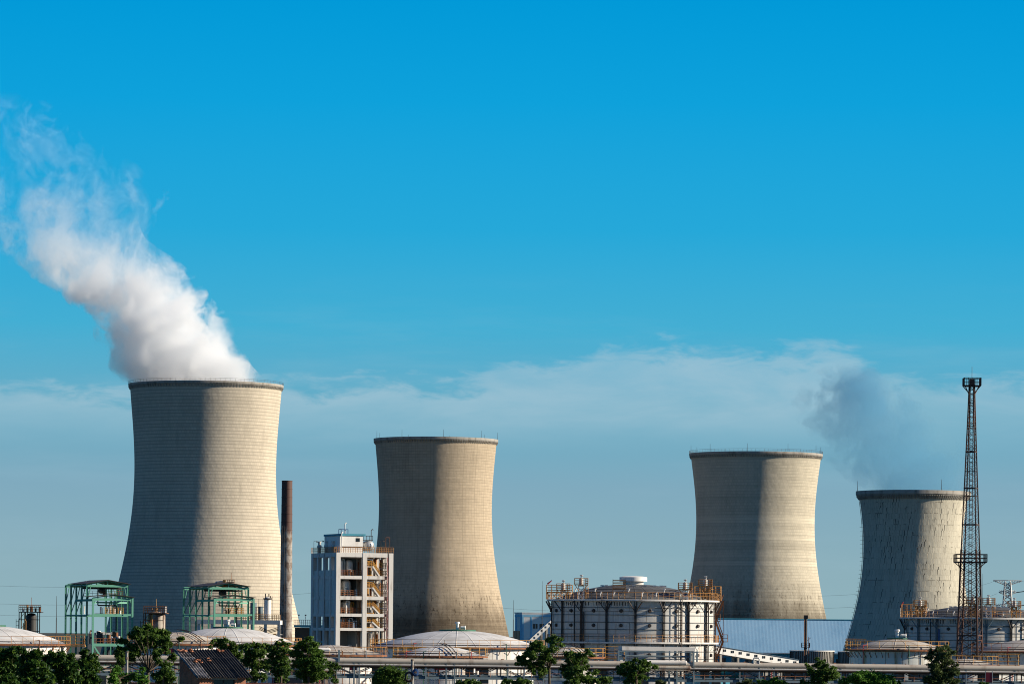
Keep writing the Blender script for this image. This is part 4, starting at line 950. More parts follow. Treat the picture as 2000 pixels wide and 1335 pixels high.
# ------------------------------------------------------------------ lattice mast
def lattice_mast():
    Y = 540; u = Y / F; c = P(1893.5, 1292, Y); t = thing('lattice_mast', 'tall dark rusty four legged lattice mast with two railed platforms', 'mast', (c.x, Y, 0)); th0 = R(25)
    prof = [(1420, 62), (1292, 53), (1098, 40), (953, 27.5), (882, 21.5), (811, 15.5), (750, 11)]
    zz_ = [(ZZ(1894, py, Y), w_ * u / 2 / .906 ) for py, w_ in prof]; zz_[0] = (0, zz_[0][1]); zs = [a for a, b in zz_]; rs = [b for a, b in zz_]
    f = lambda z: float(np.interp(z, zs, rs)) * .906 / .906
    def leg(k, z): r = f(z); a = th0 + k * math.pi / 2; return Vector((r * math.cos(a), r * math.sin(a), z))
    lv = [0]; zt = zs[-1]
    while lv[-1] < zt: lv.append(lv[-1] + max(.75, f(lv[-1]) * .80))
    lv[-1] = zt
    for k in range(4):
        mb = MB()
        for a, b in zip(lv[:-1], lv[1:]): w_ = .17 if a < 25 else .11; mb.tube(leg(k, a), leg(k, b), w_ * .75, n=6)
        mb.build('leg', MASTM, t)
    mb = MB()
    for i, (a, b) in enumerate(zip(lv[:-1], lv[1:])):
        th = .055 if a < 25 else .035
        for k in range(4):
            mb.tube(leg(k, a), leg((k + 1) % 4, b), th * .7, n=4, caps=False); mb.tube(leg((k + 1) % 4, a), leg(k, b), th * .7, n=4, caps=False)
            if i % 4 == 0: mb.tube(leg(k, a), leg((k + 1) % 4, a), th, n=4, caps=False)
    mb.build('cross_bracing', MASTM, t)
    for py in (882, 953, 1024, 1292 - 26 * 2):
        z = ZZ(1894, py, Y); mb = MB()
        for k in range(4): mb.beam(leg(k, z), leg((k + 1) % 4, z), .2, .16)
        mb.build('girt', MASTM, t)
    for py0, py1, hw in ((1097, 1082, 32.5), (753, 738.5, 18)):
        z0, z1 = ZZ(1894, py0, Y), ZZ(1894, py1, Y); h = hw * u; mb = MB(); q = []
        for k in range(4): a = R(20) + k * math.pi / 2 + R(25); q.append((h * 1.28 * math.cos(a), h * 1.28 * math.sin(a)))
        mb.add([(x, y, z0 - .1) for x, y in q] + [(x, y, z0 + .05) for x, y in q], [(3, 2, 1, 0), (4, 5, 6, 7), (0, 1, 5, 4), (1, 2, 6, 5), (2, 3, 7, 6), (3, 0, 4, 7)])
        for k in range(4):
            p, s = Vector(q[k]), Vector(q[(k + 1) % 4])
            for j in range(4):
                e = p + (s - p) * j / 4; mb.beam((e.x, e.y, z0), (e.x, e.y, z1), .08)
            for hh in (.5, 1.0): mb.beam((p.x, p.y, z0 + (z1 - z0) * hh), (s.x, s.y, z0 + (z1 - z0) * hh), .08)
            lp = leg(k, min(z0 - 1.1, zt - .5)); mb.beam(lp, (q[k][0] * .9, q[k][1] * .9, z0 - .1), .09)
        mb.build('platform', MASTM, t)
    mb = MB(); z0 = ZZ(1894, 753, Y); mb.box(-.33, -.33, z0, .33, .33, z0 + .85); mb.build('lamp_box', DARK, t)
    mb = MB(); mb.tube((0, 0, z0), (0, 0, ZZ(1895, 716, Y)), .03, n=4); mb.build('lightning_rod', DARK, t)
    mb = MB()
    for d in (-.2, .2): mb.tube((d, .0, 0), (d, .0, z0), .045, n=4)
    z = .5
    while z < z0: mb.tube((-.2, 0, z), (.2, 0, z), .03, n=4); z += .5
    mb.build('ladder', MASTM, t)
lattice_mast()

# ------------------------------------------------------------------ power pylon and lines
def pylon():
    Y = 1500; u = Y / F; c = P(1967, 1250, Y); t = thing('power_pylon', 'pale steel power pylon with wide crossarms at the right edge', 'pylon', (c.x, Y, 0)); zt = ZZ(1966, 1136, Y); m_ = SILVER
    f = lambda z: np.interp(z, [0, zt * .6, zt], [4.5, 1.9, 1.0]); mb = MB(); z = 0; lv = [0]
    while lv[-1] < zt - 2: lv.append(lv[-1] + f(lv[-1]) * 1.3)
    lv.append(zt)
    def leg(k, z): r = f(z); return Vector((r * (1, 1, -1, -1)[k], r * (1, -1, -1, 1)[k], z))
    for a, b in zip(lv[:-1], lv[1:]):
        for k in range(4): mb.tube(leg(k, a), leg(k, b), .16, n=4); mb.tube(leg(k, a), leg((k + 1) % 4, b), .10, n=4); mb.tube(leg((k + 1) % 4, a), leg(k, b), .10, n=4)
    mb.build('tower_body', m_, t)
    for py, hw in ((1136, 28), (1155, 17), (1181, 24)):
        z = ZZ(1966, py, Y); mb = MB()
        for sg in (-1, 1):
            tip = Vector((sg * hw * u, 0, z + (.6 if py == 1136 else -.2)))
            for y in (-1, 1): mb.tube((0, y, z + .6), tip, .13, n=4); mb.tube((0, y, z - 1.4), tip, .13, n=4)
            for i in range(1, 6): x = tip.x * i / 6; mb.tube((x, 0, z + .6), (x + tip.x / 6, 0, z - 1.4 + 2 * (i + 1) / 6 * .8), .08, n=4); mb.tube((x, 0, z - 1.4 + 2 * i / 6 * .8), (x, 0, z + .6), .08, n=4)
        mb.build('crossarm', m_, t)
    mb = MB()
    for py, hw in ((1155, 17), (1181, 24)):
        z = ZZ(1966, py, Y); mb.tube((hw * u, 0, z - .2), (hw * u + 3.2, 0, z + .3), .16, n=5)
    mb.build('insulator', DARK, t)
pylon()
WIREM = worn('wire_grey', (.10, .12, .14, 1), (.06, .07, .08, 1))
def wire(label, pts, Y, r=.03):
    mb = MB(); q = [P(px, py, Y) for px, py in pts]; o = q[0].copy(); pp = []
    for a, b in zip(q[:-1], q[1:]):
        for i in range(8):
            f_ = i / 8; sag = 4 * f_ * (1 - f_) * (b - a).length * .006; v = a.lerp(b, f_) - Vector((0, 0, sag)); pp.append(v - o)
    pp.append(q[-1] - o); mb.path(pp, r, 4); tag(mb.build('power_line', WIREM, loc=o), label, 'power line', 'power lines across the sky')
wire('long power line left half, highest on the sky beside the left tower', [(-10, 1143), (235, 1146)], 1520)
wire('power line crossing the open sky at mid height left of the green frame', [(-10, 1178), (250, 1180)], 1520)
wire('lowest power line crossing left of the green frame', [(-10, 1200), (235, 1203)], 1520)
wire('upper power line between the smokestack and the concrete building', [(570, 1160), (612, 1157)], 1520)
wire('power line between the tan tower and the white building', [(976, 1186), (1078, 1192)], 1520)
wire('upper power line right of the banded tower', [(1600, 1163), (1682, 1159)], 1520)
wire('lower power line right of the banded tower', [(1606, 1187), (1674, 1184)], 1520)
wire('power line running left from the pylon top crossarm', [(1880, 1152), (1938, 1136)], 1495)
wire('power line running right from the pylon top crossarm', [(1992, 1136), (2010, 1130)], 1495)
wire('power line running left from the pylon middle crossarm', [(1906, 1174), (1948, 1158)], 1495)

# ------------------------------------------------------------------ blue roofed hall, galleries, white and blue building
def blue_hall():
    Y = 1420; u = Y / F; a = P(1340, 1208, Y); b = P(1700, 1210, Y); zr = ZZ(1500, 1209, Y); ze = ZZ(1500, 1273, Y); t = thing('blue_roofed_hall', 'long hall with a huge ribbed light blue roof below the banded tower', 'building', (a.x, Y, 0)); L = b.x - a.x; D = 15
    m_, n = newmat('blue_ribbed_roof'); oc = n.node('ShaderNodeTexCoord').outputs['Object']; x, y, z = n.xyz(oc)[:3]
    ns = n.noise(n.mapping(oc, (1, .5, .5)), .12, 5, .6); nf = n.noise(n.mapping(oc, (2.2, .3, .9)), 1.0, 5, .7, .5)
    c = n.mix(n.smooth(ns, .4, .7), (.23, .41, .57, 1), (.18, .35, .51, 1)); c = n.mix(n.smooth(nf, .45, .7, 0, .5), c, (.32, .47, .60, 1))
    g = n.m('ABSOLUTE', n.m('SUBTRACT', n.m('FRACT', n.m('DIVIDE', x, 1.2)), .5)); c = n.mix(n.smooth(g, .40, .5, 0, .14), c, (.10, .22, .36, 1)); finish(n, c, .55, normal=bump(n, g, .35, .08))
    mb = MB(); mb.add([(0, -D, ze), (L, -D, ze), (L, 0, zr), (0, 0, zr), (0, D, ze), (L, D, ze)], [(0, 1, 2, 3), (3, 2, 5, 4)]); mb.add([(0, -D, ze - .2), (L, -D, ze - .2), (L, 0, zr - .2), (0, 0, zr - .2), (0, D, ze - .2), (L, D, ze - .2)], [(3, 2, 1, 0), (4, 5, 2, 3)])
    mb.build('roof', m_, t); mb = MB(); mb.tube((0, 0, zr + .05), (L, 0, zr + .05), .3, n=6); mb.build('ridge_cap', TEAL, t)
    mb = MB(); mb.box(.3, -D + .5, 0, L - .3, -D + .9, ze - .25); mb.box(.3, D - .9, 0, L - .3, D - .5, ze - .25); mb.box(.3, -D + .9, 0, .7, D - .9, ze - .25); mb.build('wall', TEAL, t)
    for k in range(14): x = 2 + (L - 6) * k / 13; mb = MB(); mb.box(x, -D + .42, ze - 4.5, x + 2.2, -D + .6, ze - 2); mb.build('window', GLASS, t)
    mb = MB(); mb.box(0, -D - .25, ze - .35, L, -D + .0, ze - .05); mb.build('gutter', WHITE, t)
blue_hall()
def gallery(label, p0, p1, Y0, Y1, h, wd, nwin, roofm=TEAL):
    a = P(p0[0], p0[1], Y0); b = P(p1[0], p1[1], Y1); t = thing('conveyor_gallery', label, 'conveyor gallery', (a.x, a.y, 0)); d = Vector((b.x - a.x, b.y - a.y, 0)); L = d.length; t.rotation_euler = (0, 0, math.atan2(d.y, d.x)); dz = b.z - a.z; z = a.z
    def sl(x): return z + dz * x / L
    mb = MB(); mb.add([(0, 0, z - h), (L, 0, sl(L) - h), (L, wd, sl(L) - h), (0, wd, z - h), (0, 0, z), (L, 0, sl(L)), (L, wd, sl(L)), (0, wd, z)], [(0, 3, 2, 1), (4, 5, 6, 7), (0, 1, 5, 4), (1, 2, 6, 5), (2, 3, 7, 6), (3, 0, 4, 7)]); mb.build('enclosure', WHITE, t)
    mb = MB(); mb.add([(-.2, -.25, z + .02), (L + .2, -.25, sl(L) + .02), (L + .2, wd / 2, sl(L) + .25), (-.2, wd / 2, z + .25), (L + .2, wd + .25, sl(L) + .02), (-.2, wd + .25, z + .02)], [(0, 1, 2, 3), (3, 2, 4, 5)]); mb.build('roof', roofm, t)
    for k in range(nwin):
        x = L * (k + .5) / nwin; w_ = min(1.5, L / nwin * .38); mb = MB(); zc_ = sl(x) - h * .42; mb.box(x - w_ / 2, -.06, zc_ - h * .17, x - .08, .04, zc_ + h * .17); mb.box(x + .08, -.06, zc_ - h * .17, x + w_ / 2, .04, zc_ + h * .17); mb.build('window', GLASS, t)
    mb = MB()
    for k in range(5): x = L * (k + .5) / 5; mb.beam((x, .4, 0), (x, .4, sl(x) - h), .5); mb.beam((x, wd - .4, 0), (x, wd - .4, sl(x) - h), .5)
    mb.build('trestle', CONCG, t)
gallery('white sloping conveyor gallery with small windows right of the largest grey tank', (1392, 1259.5), (1560, 1288), 990, 1002, M(14, 1000), 3, 11, BLUEGREY)
gallery('short white conveyor gallery climbing to the largest grey tank from the left', (1033, 1250), (1084, 1202), 1150, 1152, M(11, 1150), 1.6, 7, CONC)
def white_building():
    Y = 1300; u = Y / F; a = P(1020, 1197, Y); t = thing('white_blue_building', 'white building with light blue corner stripes left of the largest grey tank', 'building', (a.x, Y, 0), R(24)); W_ = 62 * u / math.cos(R(24)); D_ = 14 * u / math.sin(R(24)); z = a.z
    mb = MB(); mb.box(0, 0, 0, W_, D_, z); mb.build('wall', WHITE, t); BL = worn('light_blue_paint', (.22, .50, .66, 1), (.16, .4, .55, 1))
    mb = MB()
    for x in (0, W_ * .26): mb.box(x, -.1, 0, x + 2.6 * u * 1.2, -.003, z - .9)
    for y in (.2, D_ - 1.6): mb.box(-.1, y, 0, -.003, y + 1.2, z - .9)
    mb.box(-.12, -.12, z - 6.5 * u, W_ + .1, -.003, z - 2.5 * u); mb.box(-.12, 0, z - 6.5 * u, -.003, D_, z - 2.5 * u); mb.build('blue_stripe', BL, t)
    mb = MB(); mb.box(-.2, -.2, z, W_ + .2, D_ + .2, z + .35); mb.build('parapet', WHITE, t)
    for (px_, py_) in ((1050, 1222), (1050, 1245), (1064, 1222)):
        x = (px_ - 1022) * u; zc_ = ZZ(px_, py_, Y); mb = MB(); mb.box(x - .75, -.12, zc_ - .75, x + .75, .0, zc_ + .75); wn = mb.build('window', GLASS, t); mb = MB(); mb.box(x - .05, -.16, zc_ - .75, x + .05, -.125, zc_ + .75); mb.box(x - .8, -.16, zc_ - .85, x + .8, -.125, zc_ - .75); mb.build('frame', WHITE, wn)
    for y in (D_ * .3, D_ * .7): mb = MB(); mb.box(-.12, y, z - 9, -.0, y + 3, z - 5.5); mb.build('window', GLASS, t)
white_building()
def drum(label, px0, px1, top, Y):
    u = Y / F; c = P((px0 + px1) / 2, top, Y); r = (px1 - px0) / 2 * u; t = thing('round_basin', label, 'basin', (c.x, Y, 0)); z = c.z
    mb = MB(); mb.lathe([(r * .9, 0), (r * .95, z * .5), (r, z), (r - .3, z), (r * .88, 0)], 64); mb.build('wall', CONCG, t, smooth=30); mb = MB()
    for i in range(60): a = 2 * math.pi * i / 60; mb.beam((r * .905 * math.cos(a), r * .905 * math.sin(a), 0), ((r + .02) * math.cos(a), (r + .02) * math.sin(a), z), .18)
    mb.build('ribs', DARK, t); mb = MB(); mb.lathe([(r - .3, z), (r + .12, z), (r + .12, z + .25), (r - .3, z + .25), (r - .3, z)], 64); mb.build('rim', CONC, t)
drum('wide grey ribbed basin in front of the blue roofed hall', 1543, 1629, 1271, 1050)
drum('second grey ribbed basin partly hidden behind the cracked tower foot', 1637, 1723, 1273, 1080)

# ------------------------------------------------------------------ thin poles
def rod(label, px, top, Y, r=.11):
    c = P(px, top, Y); t = thing('lightning_mast', label, 'lightning rod', (c.x, Y, 0)); mb = MB(); z = c.z
    mb.tube((0, 0, 0), (0, 0, z * .55), r * 1.5, r * 1.2, 8); mb.tube((0, 0, z * .55), (0, 0, z * .8), r * .9, r * .7, 6); mb.tube((0, 0, z * .8), (0, 0, z), r * .5, r * .25, 6); mb.build('pole', DARK, t)
    mb = MB(); mb.lathe([(r * 2.6, 0), (r * 2.6, .3), (.01, .35)], 12); mb.build('footing', CONCG, t)
rod('thin dark lightning rod against the sky left of the first green frame', 110.5, 1163, 760)
rod('thin lightning rod between the tan tower and the white building', 1003, 1171, 900)
rod('thin lightning rod in front of the white building wall', 1059.5, 1134, 800, .08)
rod('thin lightning rod just right of the lattice mast', 1919.5, 1119, 600, .07)
def flare_pole():
    Y = 720; c = P(1574, 1206, Y); t = thing('flare_pole', 'slim dark pole with square head and small railed platform before the blue roof', 'pole', (c.x, Y, 0)); z = c.z; mb = MB(); mb.tube((0, 0, 0), (0, 0, z), .27, .24, 12); mb.build('pipe', DARK, t)
    mb = MB(); mb.box(-.35, -.3, z - .1, .35, .3, z + .5); mb.build('head', DARK, t); mb = MB(); zp = ZZ(1574, 1263, Y); mb.box(-.7, -.7, zp - .08, .7, .7, zp)
    for a in (-.7, 0, .7):
        for b in (-.7, .7): mb.beam((a, b, zp), (a, b, zp + .75), .06); mb.beam((b, a, zp), (b, a, zp + .75), .06)
    for hh in (.38, .75):
        for a, b in (((-.7, -.7), (.7, -.7)), ((.7, -.7), (.7, .7)), ((.7, .7), (-.7, .7)), ((-.7, .7), (-.7, -.7))): mb.beam((*a, zp + hh), (*b, zp + hh), .06)
    mb.build('platform', DARK, t); mb = MB(); mb.tube((.55, 0, 0), (.55, 0, zp + 1.8), .07, n=5); mb.beam((0, 0, zp + .9), (.9, 0, zp + 1.7), .06); mb.tube((-.28, -.25, 0), (-.28, -.25, z), .04, n=4); mb.build('ladder', RUSTY, t)
flare_pole()
def flag(label, px, py, Y, m_, size, tilt):
    c = P(px, py, Y); t = thing('windsock', label, 'windsock', (c.x, Y, c.z)); mb = MB(); mb.tube((0, 0, -1.6), (0, 0, .2), .03, n=4); mb.build('staff', SILVER, t)
    mb = MB(); d = Vector((math.cos(tilt), 0, math.sin(tilt)))
    for i in range(5):
        p = d * size * i / 5; q = d * size * (i + 1) / 5; mb.tube(p, q, .3 * size / 2 * (1 - i * .1), .3 * size / 2 * (.9 - i * .1), 8)
    mb.build('sock', m_, t)
flag('small red windsock above the left end of the largest grey tank', 1069.5, 1139.5, 648, REDP, .9, R(40))
flag('red and white windsock above the left end of the grey tank behind the mast', 1758.5, 1185, 719, REDP, 1.1, R(62))

# ------------------------------------------------------------------ pipe rack along the whole plant
RK0, RK1 = P(-60, 1274.5, 452), P(2080, 1301, 480)
def pipe_rack():
    d = Vector((RK1.x - RK0.x, RK1.y - RK0.y, 0)); L = d.length; t = thing('pipe_rack', 'long raised pipe rack crossing the whole plant behind the trees', 'pipe rack', (RK0.x, RK0.y, 0), math.atan2(d.y, d.x)); z = 11.22; t.rotation_euler = (0, .0046, math.atan2(d.y, d.x))
    # x along the rack, y away from the camera; top of the casing at z
    for k, (y0, y1, zz0, zz1) in enumerate(((-.1, 1.5, z - .62, z + .02),)):
        mb = MB(); mb.box(0, y0 + .3, zz0, L, y1, zz1 - .1); mb.build('cable_tray', CONC, t)
    mb = MB(); mb.tube((0, 0, z - .31), (L, 0, z - .31), .33, n=20); mb.build('main_pipe', worn('lagged_pipe', (.40, .355, .30, 1), (.22, .17, .13, 1), .6, .5, .5, .7, rough=.6), t, smooth=30)
    mb = MB(); mb.tube((0, -.2, z - .78), (L, -.2, z - .78), .15, n=12)
    for i in range(int(L / 6)): mb.tube((2 + 6 * i, -.2, z - .78), (2.2 + 6 * i, -.2, z - .78), .17, n=12)
    mb.build('top_pipe', SILVER, t)
    mb = MB(); mb.tube((0, -.35, z - .85), (L, -.35, z - .85), .10, n=8); mb.tube((0, -.2, z - .95), (L, -.2, z - .95), .08, n=8); mb.build('side_pipe', DARK, t)
    mb = MB(); mb.tube((0, .6, z - .62), (L, .6, z - .62), .12, n=8); mb.tube((0, 1.1, z - .62), (L, 1.1, z - .62), .12, n=8); mb.build('under_pipe', SILVER, t)
    zt, zb = z - .8, z - 1.85; seg = 2.4; n_ = int(L / seg)
    for y in (0, 1.6):
        mb = MB(); mb.beam((0, y, zt), (L, y, zt), .14, .18); mb.beam((0, y, zb), (L, y, zb), .12, .14)
        for i in range(n_):
            x = i * seg; mb.beam((x, y, zb), (x, y, zt), .11); mb.beam((x, y, zt if i % 2 else zb), (x + seg, y, zb if i % 2 else zt), .09)
        mb.build('truss', BLUEGREY, t)
    zl_ = ZZ(1000, 1320, 462); mb = MB(); mb.box(0, -.15, zl_ - .14, L, .05, zl_ + .14); mb.box(0, 1.5, zl_ - .12, L, 1.65, zl_ + .12); mb.tube((0, .5, zl_ + .2), (L, .5, zl_ + .2), .13, n=8); mb.tube((0, 1.0, zl_ + .2), (L, 1.0, zl_ + .2), .1, n=8); mb.build('lower_beam', BLUEGREY, t)
    mb = MB()
    for i in range(int(L / 1.2)): mb.tube((i * 1.2, -.1, zl_ + .14), (i * 1.2, -.1, zl_ + 1.05), .03, n=4)
    for hh in (.6, 1.05): mb.tube((0, -.1, zl_ + hh), (L, -.1, zl_ + hh), .03, n=4)
    mb.build('lower_railing', RUSTY, t)
    def X(px): # distance along rack for a photo column
        a, _ = lev(px, 1300); k = a / F; return (k * RK0.y - RK0.x) / (d.x / L - k * d.y / L)
    for px in (60, 232, 430, 735, 765, 918, 947, 1176, 1260, 1378, 1400, 1538, 1561, 1758, 1786, 1922, 1945):
        x = X(px); mb = MB(); w_ = .42; mb.box(x - w_, .1, 0, x + w_, .85, z - .95); mb.build('concrete_post', CONCB, t)
    for px in (20, 110, 170, 290, 520, 590, 655, 690, 700, 830, 870, 886, 990, 1022, 1060, 1122, 1155, 1210, 1305, 1320, 1353, 1443, 1481, 1510, 1640, 1700, 1815, 1885, 1980):
        x = X(px); mb = MB(); mb.beam((x, -.25, 0), (x, -.25, z - .6), .16); mb.build('steel_post', BLUEGREY, t)
    rnd = random.Random(21)
    for i in range(int(L / 2.2)):
        mb = MB(); x = i * 2.2 + rnd.random() * .8; w_ = rnd.uniform(.05, .4); mb.box(x, -.05, z + .0, x + w_, .1, z + .023 + rnd.uniform(.04, .10))
        mb.build('clamp', RUSTY, t)
    for px in (660, 1352): x = X(px); mb = MB(); mb.beam((x, -.3, z - .5), (x, -.3, ZZ(px, 1265, 460)), .2); mb.build('riser_post', BLUEGREY, t)
    x = X(1470); mb = MB(); mb.path([(x, -.2, z - .1), (x, -.2, z + .45), (x + .1, -.2, z + .55), (x + .6, -.2, z + .55), (x + .68, -.2, z + .45), (x + .68, -.2, z - .2)], .09, 8); mb.build('bent_pipe', SILVER, t)
    # expansion loop over the rack in front of the largest tank
    x0, x1 = X(1205), X(1366); za = z + 1.25; mb = MB(); mb.box(x0 + .5, -.1, za, x1 - .6, 1.6, za + .45); mb.build('loop_casing', CONC, t)
    mb = MB(); mb.beam((x0 + .2, 0, za - .12), (x1 - .2, 0, za - .12), .16, .14); mb.tube((x0, .1, za - .65), (x1 - 1, .1, za - .65), .11, n=8)
    for x in (x0 + .1, x0 + .95, x1 - 1.15, x1 - .35): mb.beam((x, 0, z - 1), (x, 0, za), .17)
    mb.build('loop_frame', BLUEGREY, t)
    mb = MB(); mb.box(x0 + .3, .25, z - .4, x0 + .7, .9, za); mb.box(x1 - .95, .25, z - .4, x1 - .6, .9, za); mb.build('loop_riser', WHITE, t)
    mb = MB(); xc = X(1238); xd = X(1334); mb.capsule((xc, -1.0, z - .1), (xd, -1.0, z - .1), .27, 16); mb.build('long_cylinder', CONC, t, smooth=True)
    mb = MB(); xc = X(1262); xd = X(1342); mb.capsule((xc, -1.0, z - .66), (xd, -1.0, z - .66), .21, 16); mb.beam((xc, -1, z - .93), (xd, -1, z - .93), .3, .1)
    for i in range(6): x = xc + (xd - xc) * i / 5; mb.beam((x, -1, z - .93), (x + .35, -1, z - 1.35), .06); mb.beam((x, -1, z - .93), (x - .35, -1, z - 1.35), .06)
    mb.build('rusty_cylinder', v2m, t)
    x0, x1 = X(600), X(658); mb = MB(); mb.capsule((x0, 0, z + .9), (X(642), 0, z + .9), .2, 12); mb.build('bypass_pipe', WHITE, t, smooth=True)
    return X
RX = pipe_rack()
# low buildings, banners, drum behind the rack
def low_block(label, px0, px1, top, Y, m_, roofm=None, nwin=0, D=8):
    a = P(px0, top, Y); b = P(px1, top, Y); t = thing('low_building', label, 'building', (a.x, Y, 0), R(26)); L = (b.x - a.x) / math.cos(R(26)); z = a.z; mb = MB(); mb.box(0, 0, 0, L, D, z); mb.build('wall', m_, t)
    mb = MB(); mb.box(-.2, -.25, z, L + .2, D + .2, z + .22); mb.build('roof_slab', roofm or CONCG, t)
    for k in range(nwin): x = L * (k + .5) / nwin; mb = MB(); mb.box(x - .45, -.05, z - 2.0, x + .45, .02, z - .9); mb.build('window', GLASS, t)
    for k in range(3): x = L * (k + .3) / 3; mb = MB(); mb.tube((x, -.12, 0), (x, -.12, z), .07, n=6); mb.build('drain_pipe', REDP if k == 1 else BLUEGREY, t)
low_block('pale grey low building below the rack at far left', -20, 210, 1302, 500, CONCG, nwin=6)
low_block('cream low building behind the row of trees left of centre', 470, 610, 1302, 500, WHITE, nwin=3)
low_block('brown shed below the rack left of the round bush', 610, 640, 1308, 495, CONCB)
low_block('low concrete building below the rack right of the seagreen drum', 1488, 1530, 1304, 500, CONCG, nwin=2)
low_block('dark low building below the rack at far right', 1848, 1905, 1303, 490, INNER, nwin=3)
low_block('teal low building below the rack, behind the seagreen drum', 1398, 1486, 1315, 520, TEAL)
low_block('cream wall block below the rack by the right posts', 1925, 2050, 1301, 492, PANEL, nwin=0)
def banner(label, px0, px1, y0, y1, Y):
    a = P(px0, y0, Y); b = P(px1, y1, Y); t = thing('red_banner', label, 'banner', (a.x, Y, b.z)); mb = MB(); mb.box(0, 0, 0, b.x - a.x, .08, a.z - b.z); mb.build('panel', REDP, t)
    mb = MB()
    for x in (0, b.x - a.x): mb.tube((x, .04, -b.z), (x, .04, a.z - b.z + .2), .05, n=5)
    mb.build('posts', BLUEGREY, t)
banner('red panel under the rack left of the round bush', 683, 697, 1298, 1308, 470)
banner('red panel under the rack right of the coiled cable pole', 848, 884, 1297, 1307.5, 470)
banner('small red panel between two brown posts under the rack', 929, 936, 1302, 1309, 470)
banner('red panel under the rack behind the tree left of centre tank', 1150, 1168, 1301, 1313, 470)
banner('bright red panel between brown posts at the right under the rack', 1925, 1938, 1312, 1331, 470)
banner('dark red panel just left of the brick shed roof', 308, 341, 1265.5, 1276.5, 470)
def green_drum():
    Y = 505; a = P(1402, 1313, Y); b = P(1474, 1313, Y); t = thing('seagreen_drum', 'sea green horizontal drum below the rack', 'tank', (a.x, Y, 0)); z = a.z; mb = MB(); mb.capsule((.4, 0, z), (b.x - a.x, 0, z), .75, 24); mb.build('body', SEAGREEN, t, smooth=True)
    mb = MB()
    for x in (.8, (b.x - a.x) - .5): mb.box(x - .15, -.5, 0, x + .15, .5, z - .5)
    mb.build('saddle', CONCG, t)
green_drum()

# ------------------------------------------------------------------ foreground: shed, walls, poles
def brick_mat():
    m_, n = newmat('red_brick'); oc = n.node('ShaderNodeTexCoord').outputs['Object']; x, y, z = n.xyz(oc)[:3]
    v = n.comb(n.m('ADD', x, y), z, 0); br = n.node('ShaderNodeTexBrick', {'Vector': v}); br.inputs['Color1'].default_value = (.48, .16, .075, 1); br.inputs['Color2'].default_value = (.32, .11, .055, 1); br.inputs['Mortar'].default_value = (.26, .19, .14, 1)
    br.inputs['Scale'].default_value = 1; br.inputs['Brick Width'].default_value = .25; br.inputs['Row Height'].default_value = .075; br.inputs['Mortar Size'].default_value = .008
    c = n.mix(n.smooth(n.noise(oc, 1.6, 6, .65), .45, .7, 0, .6), br.outputs[0], (.12, .05, .03, 1)); c = n.mix(n.smooth(n.noise(oc, .9, 4, .6), .5, .65, 0, .35), c, (.42, .18, .10, 1))
    finish(n, c, .9, normal=bump(n, br.outputs[1], .3, .01)); return m_
BRICK = brick_mat()
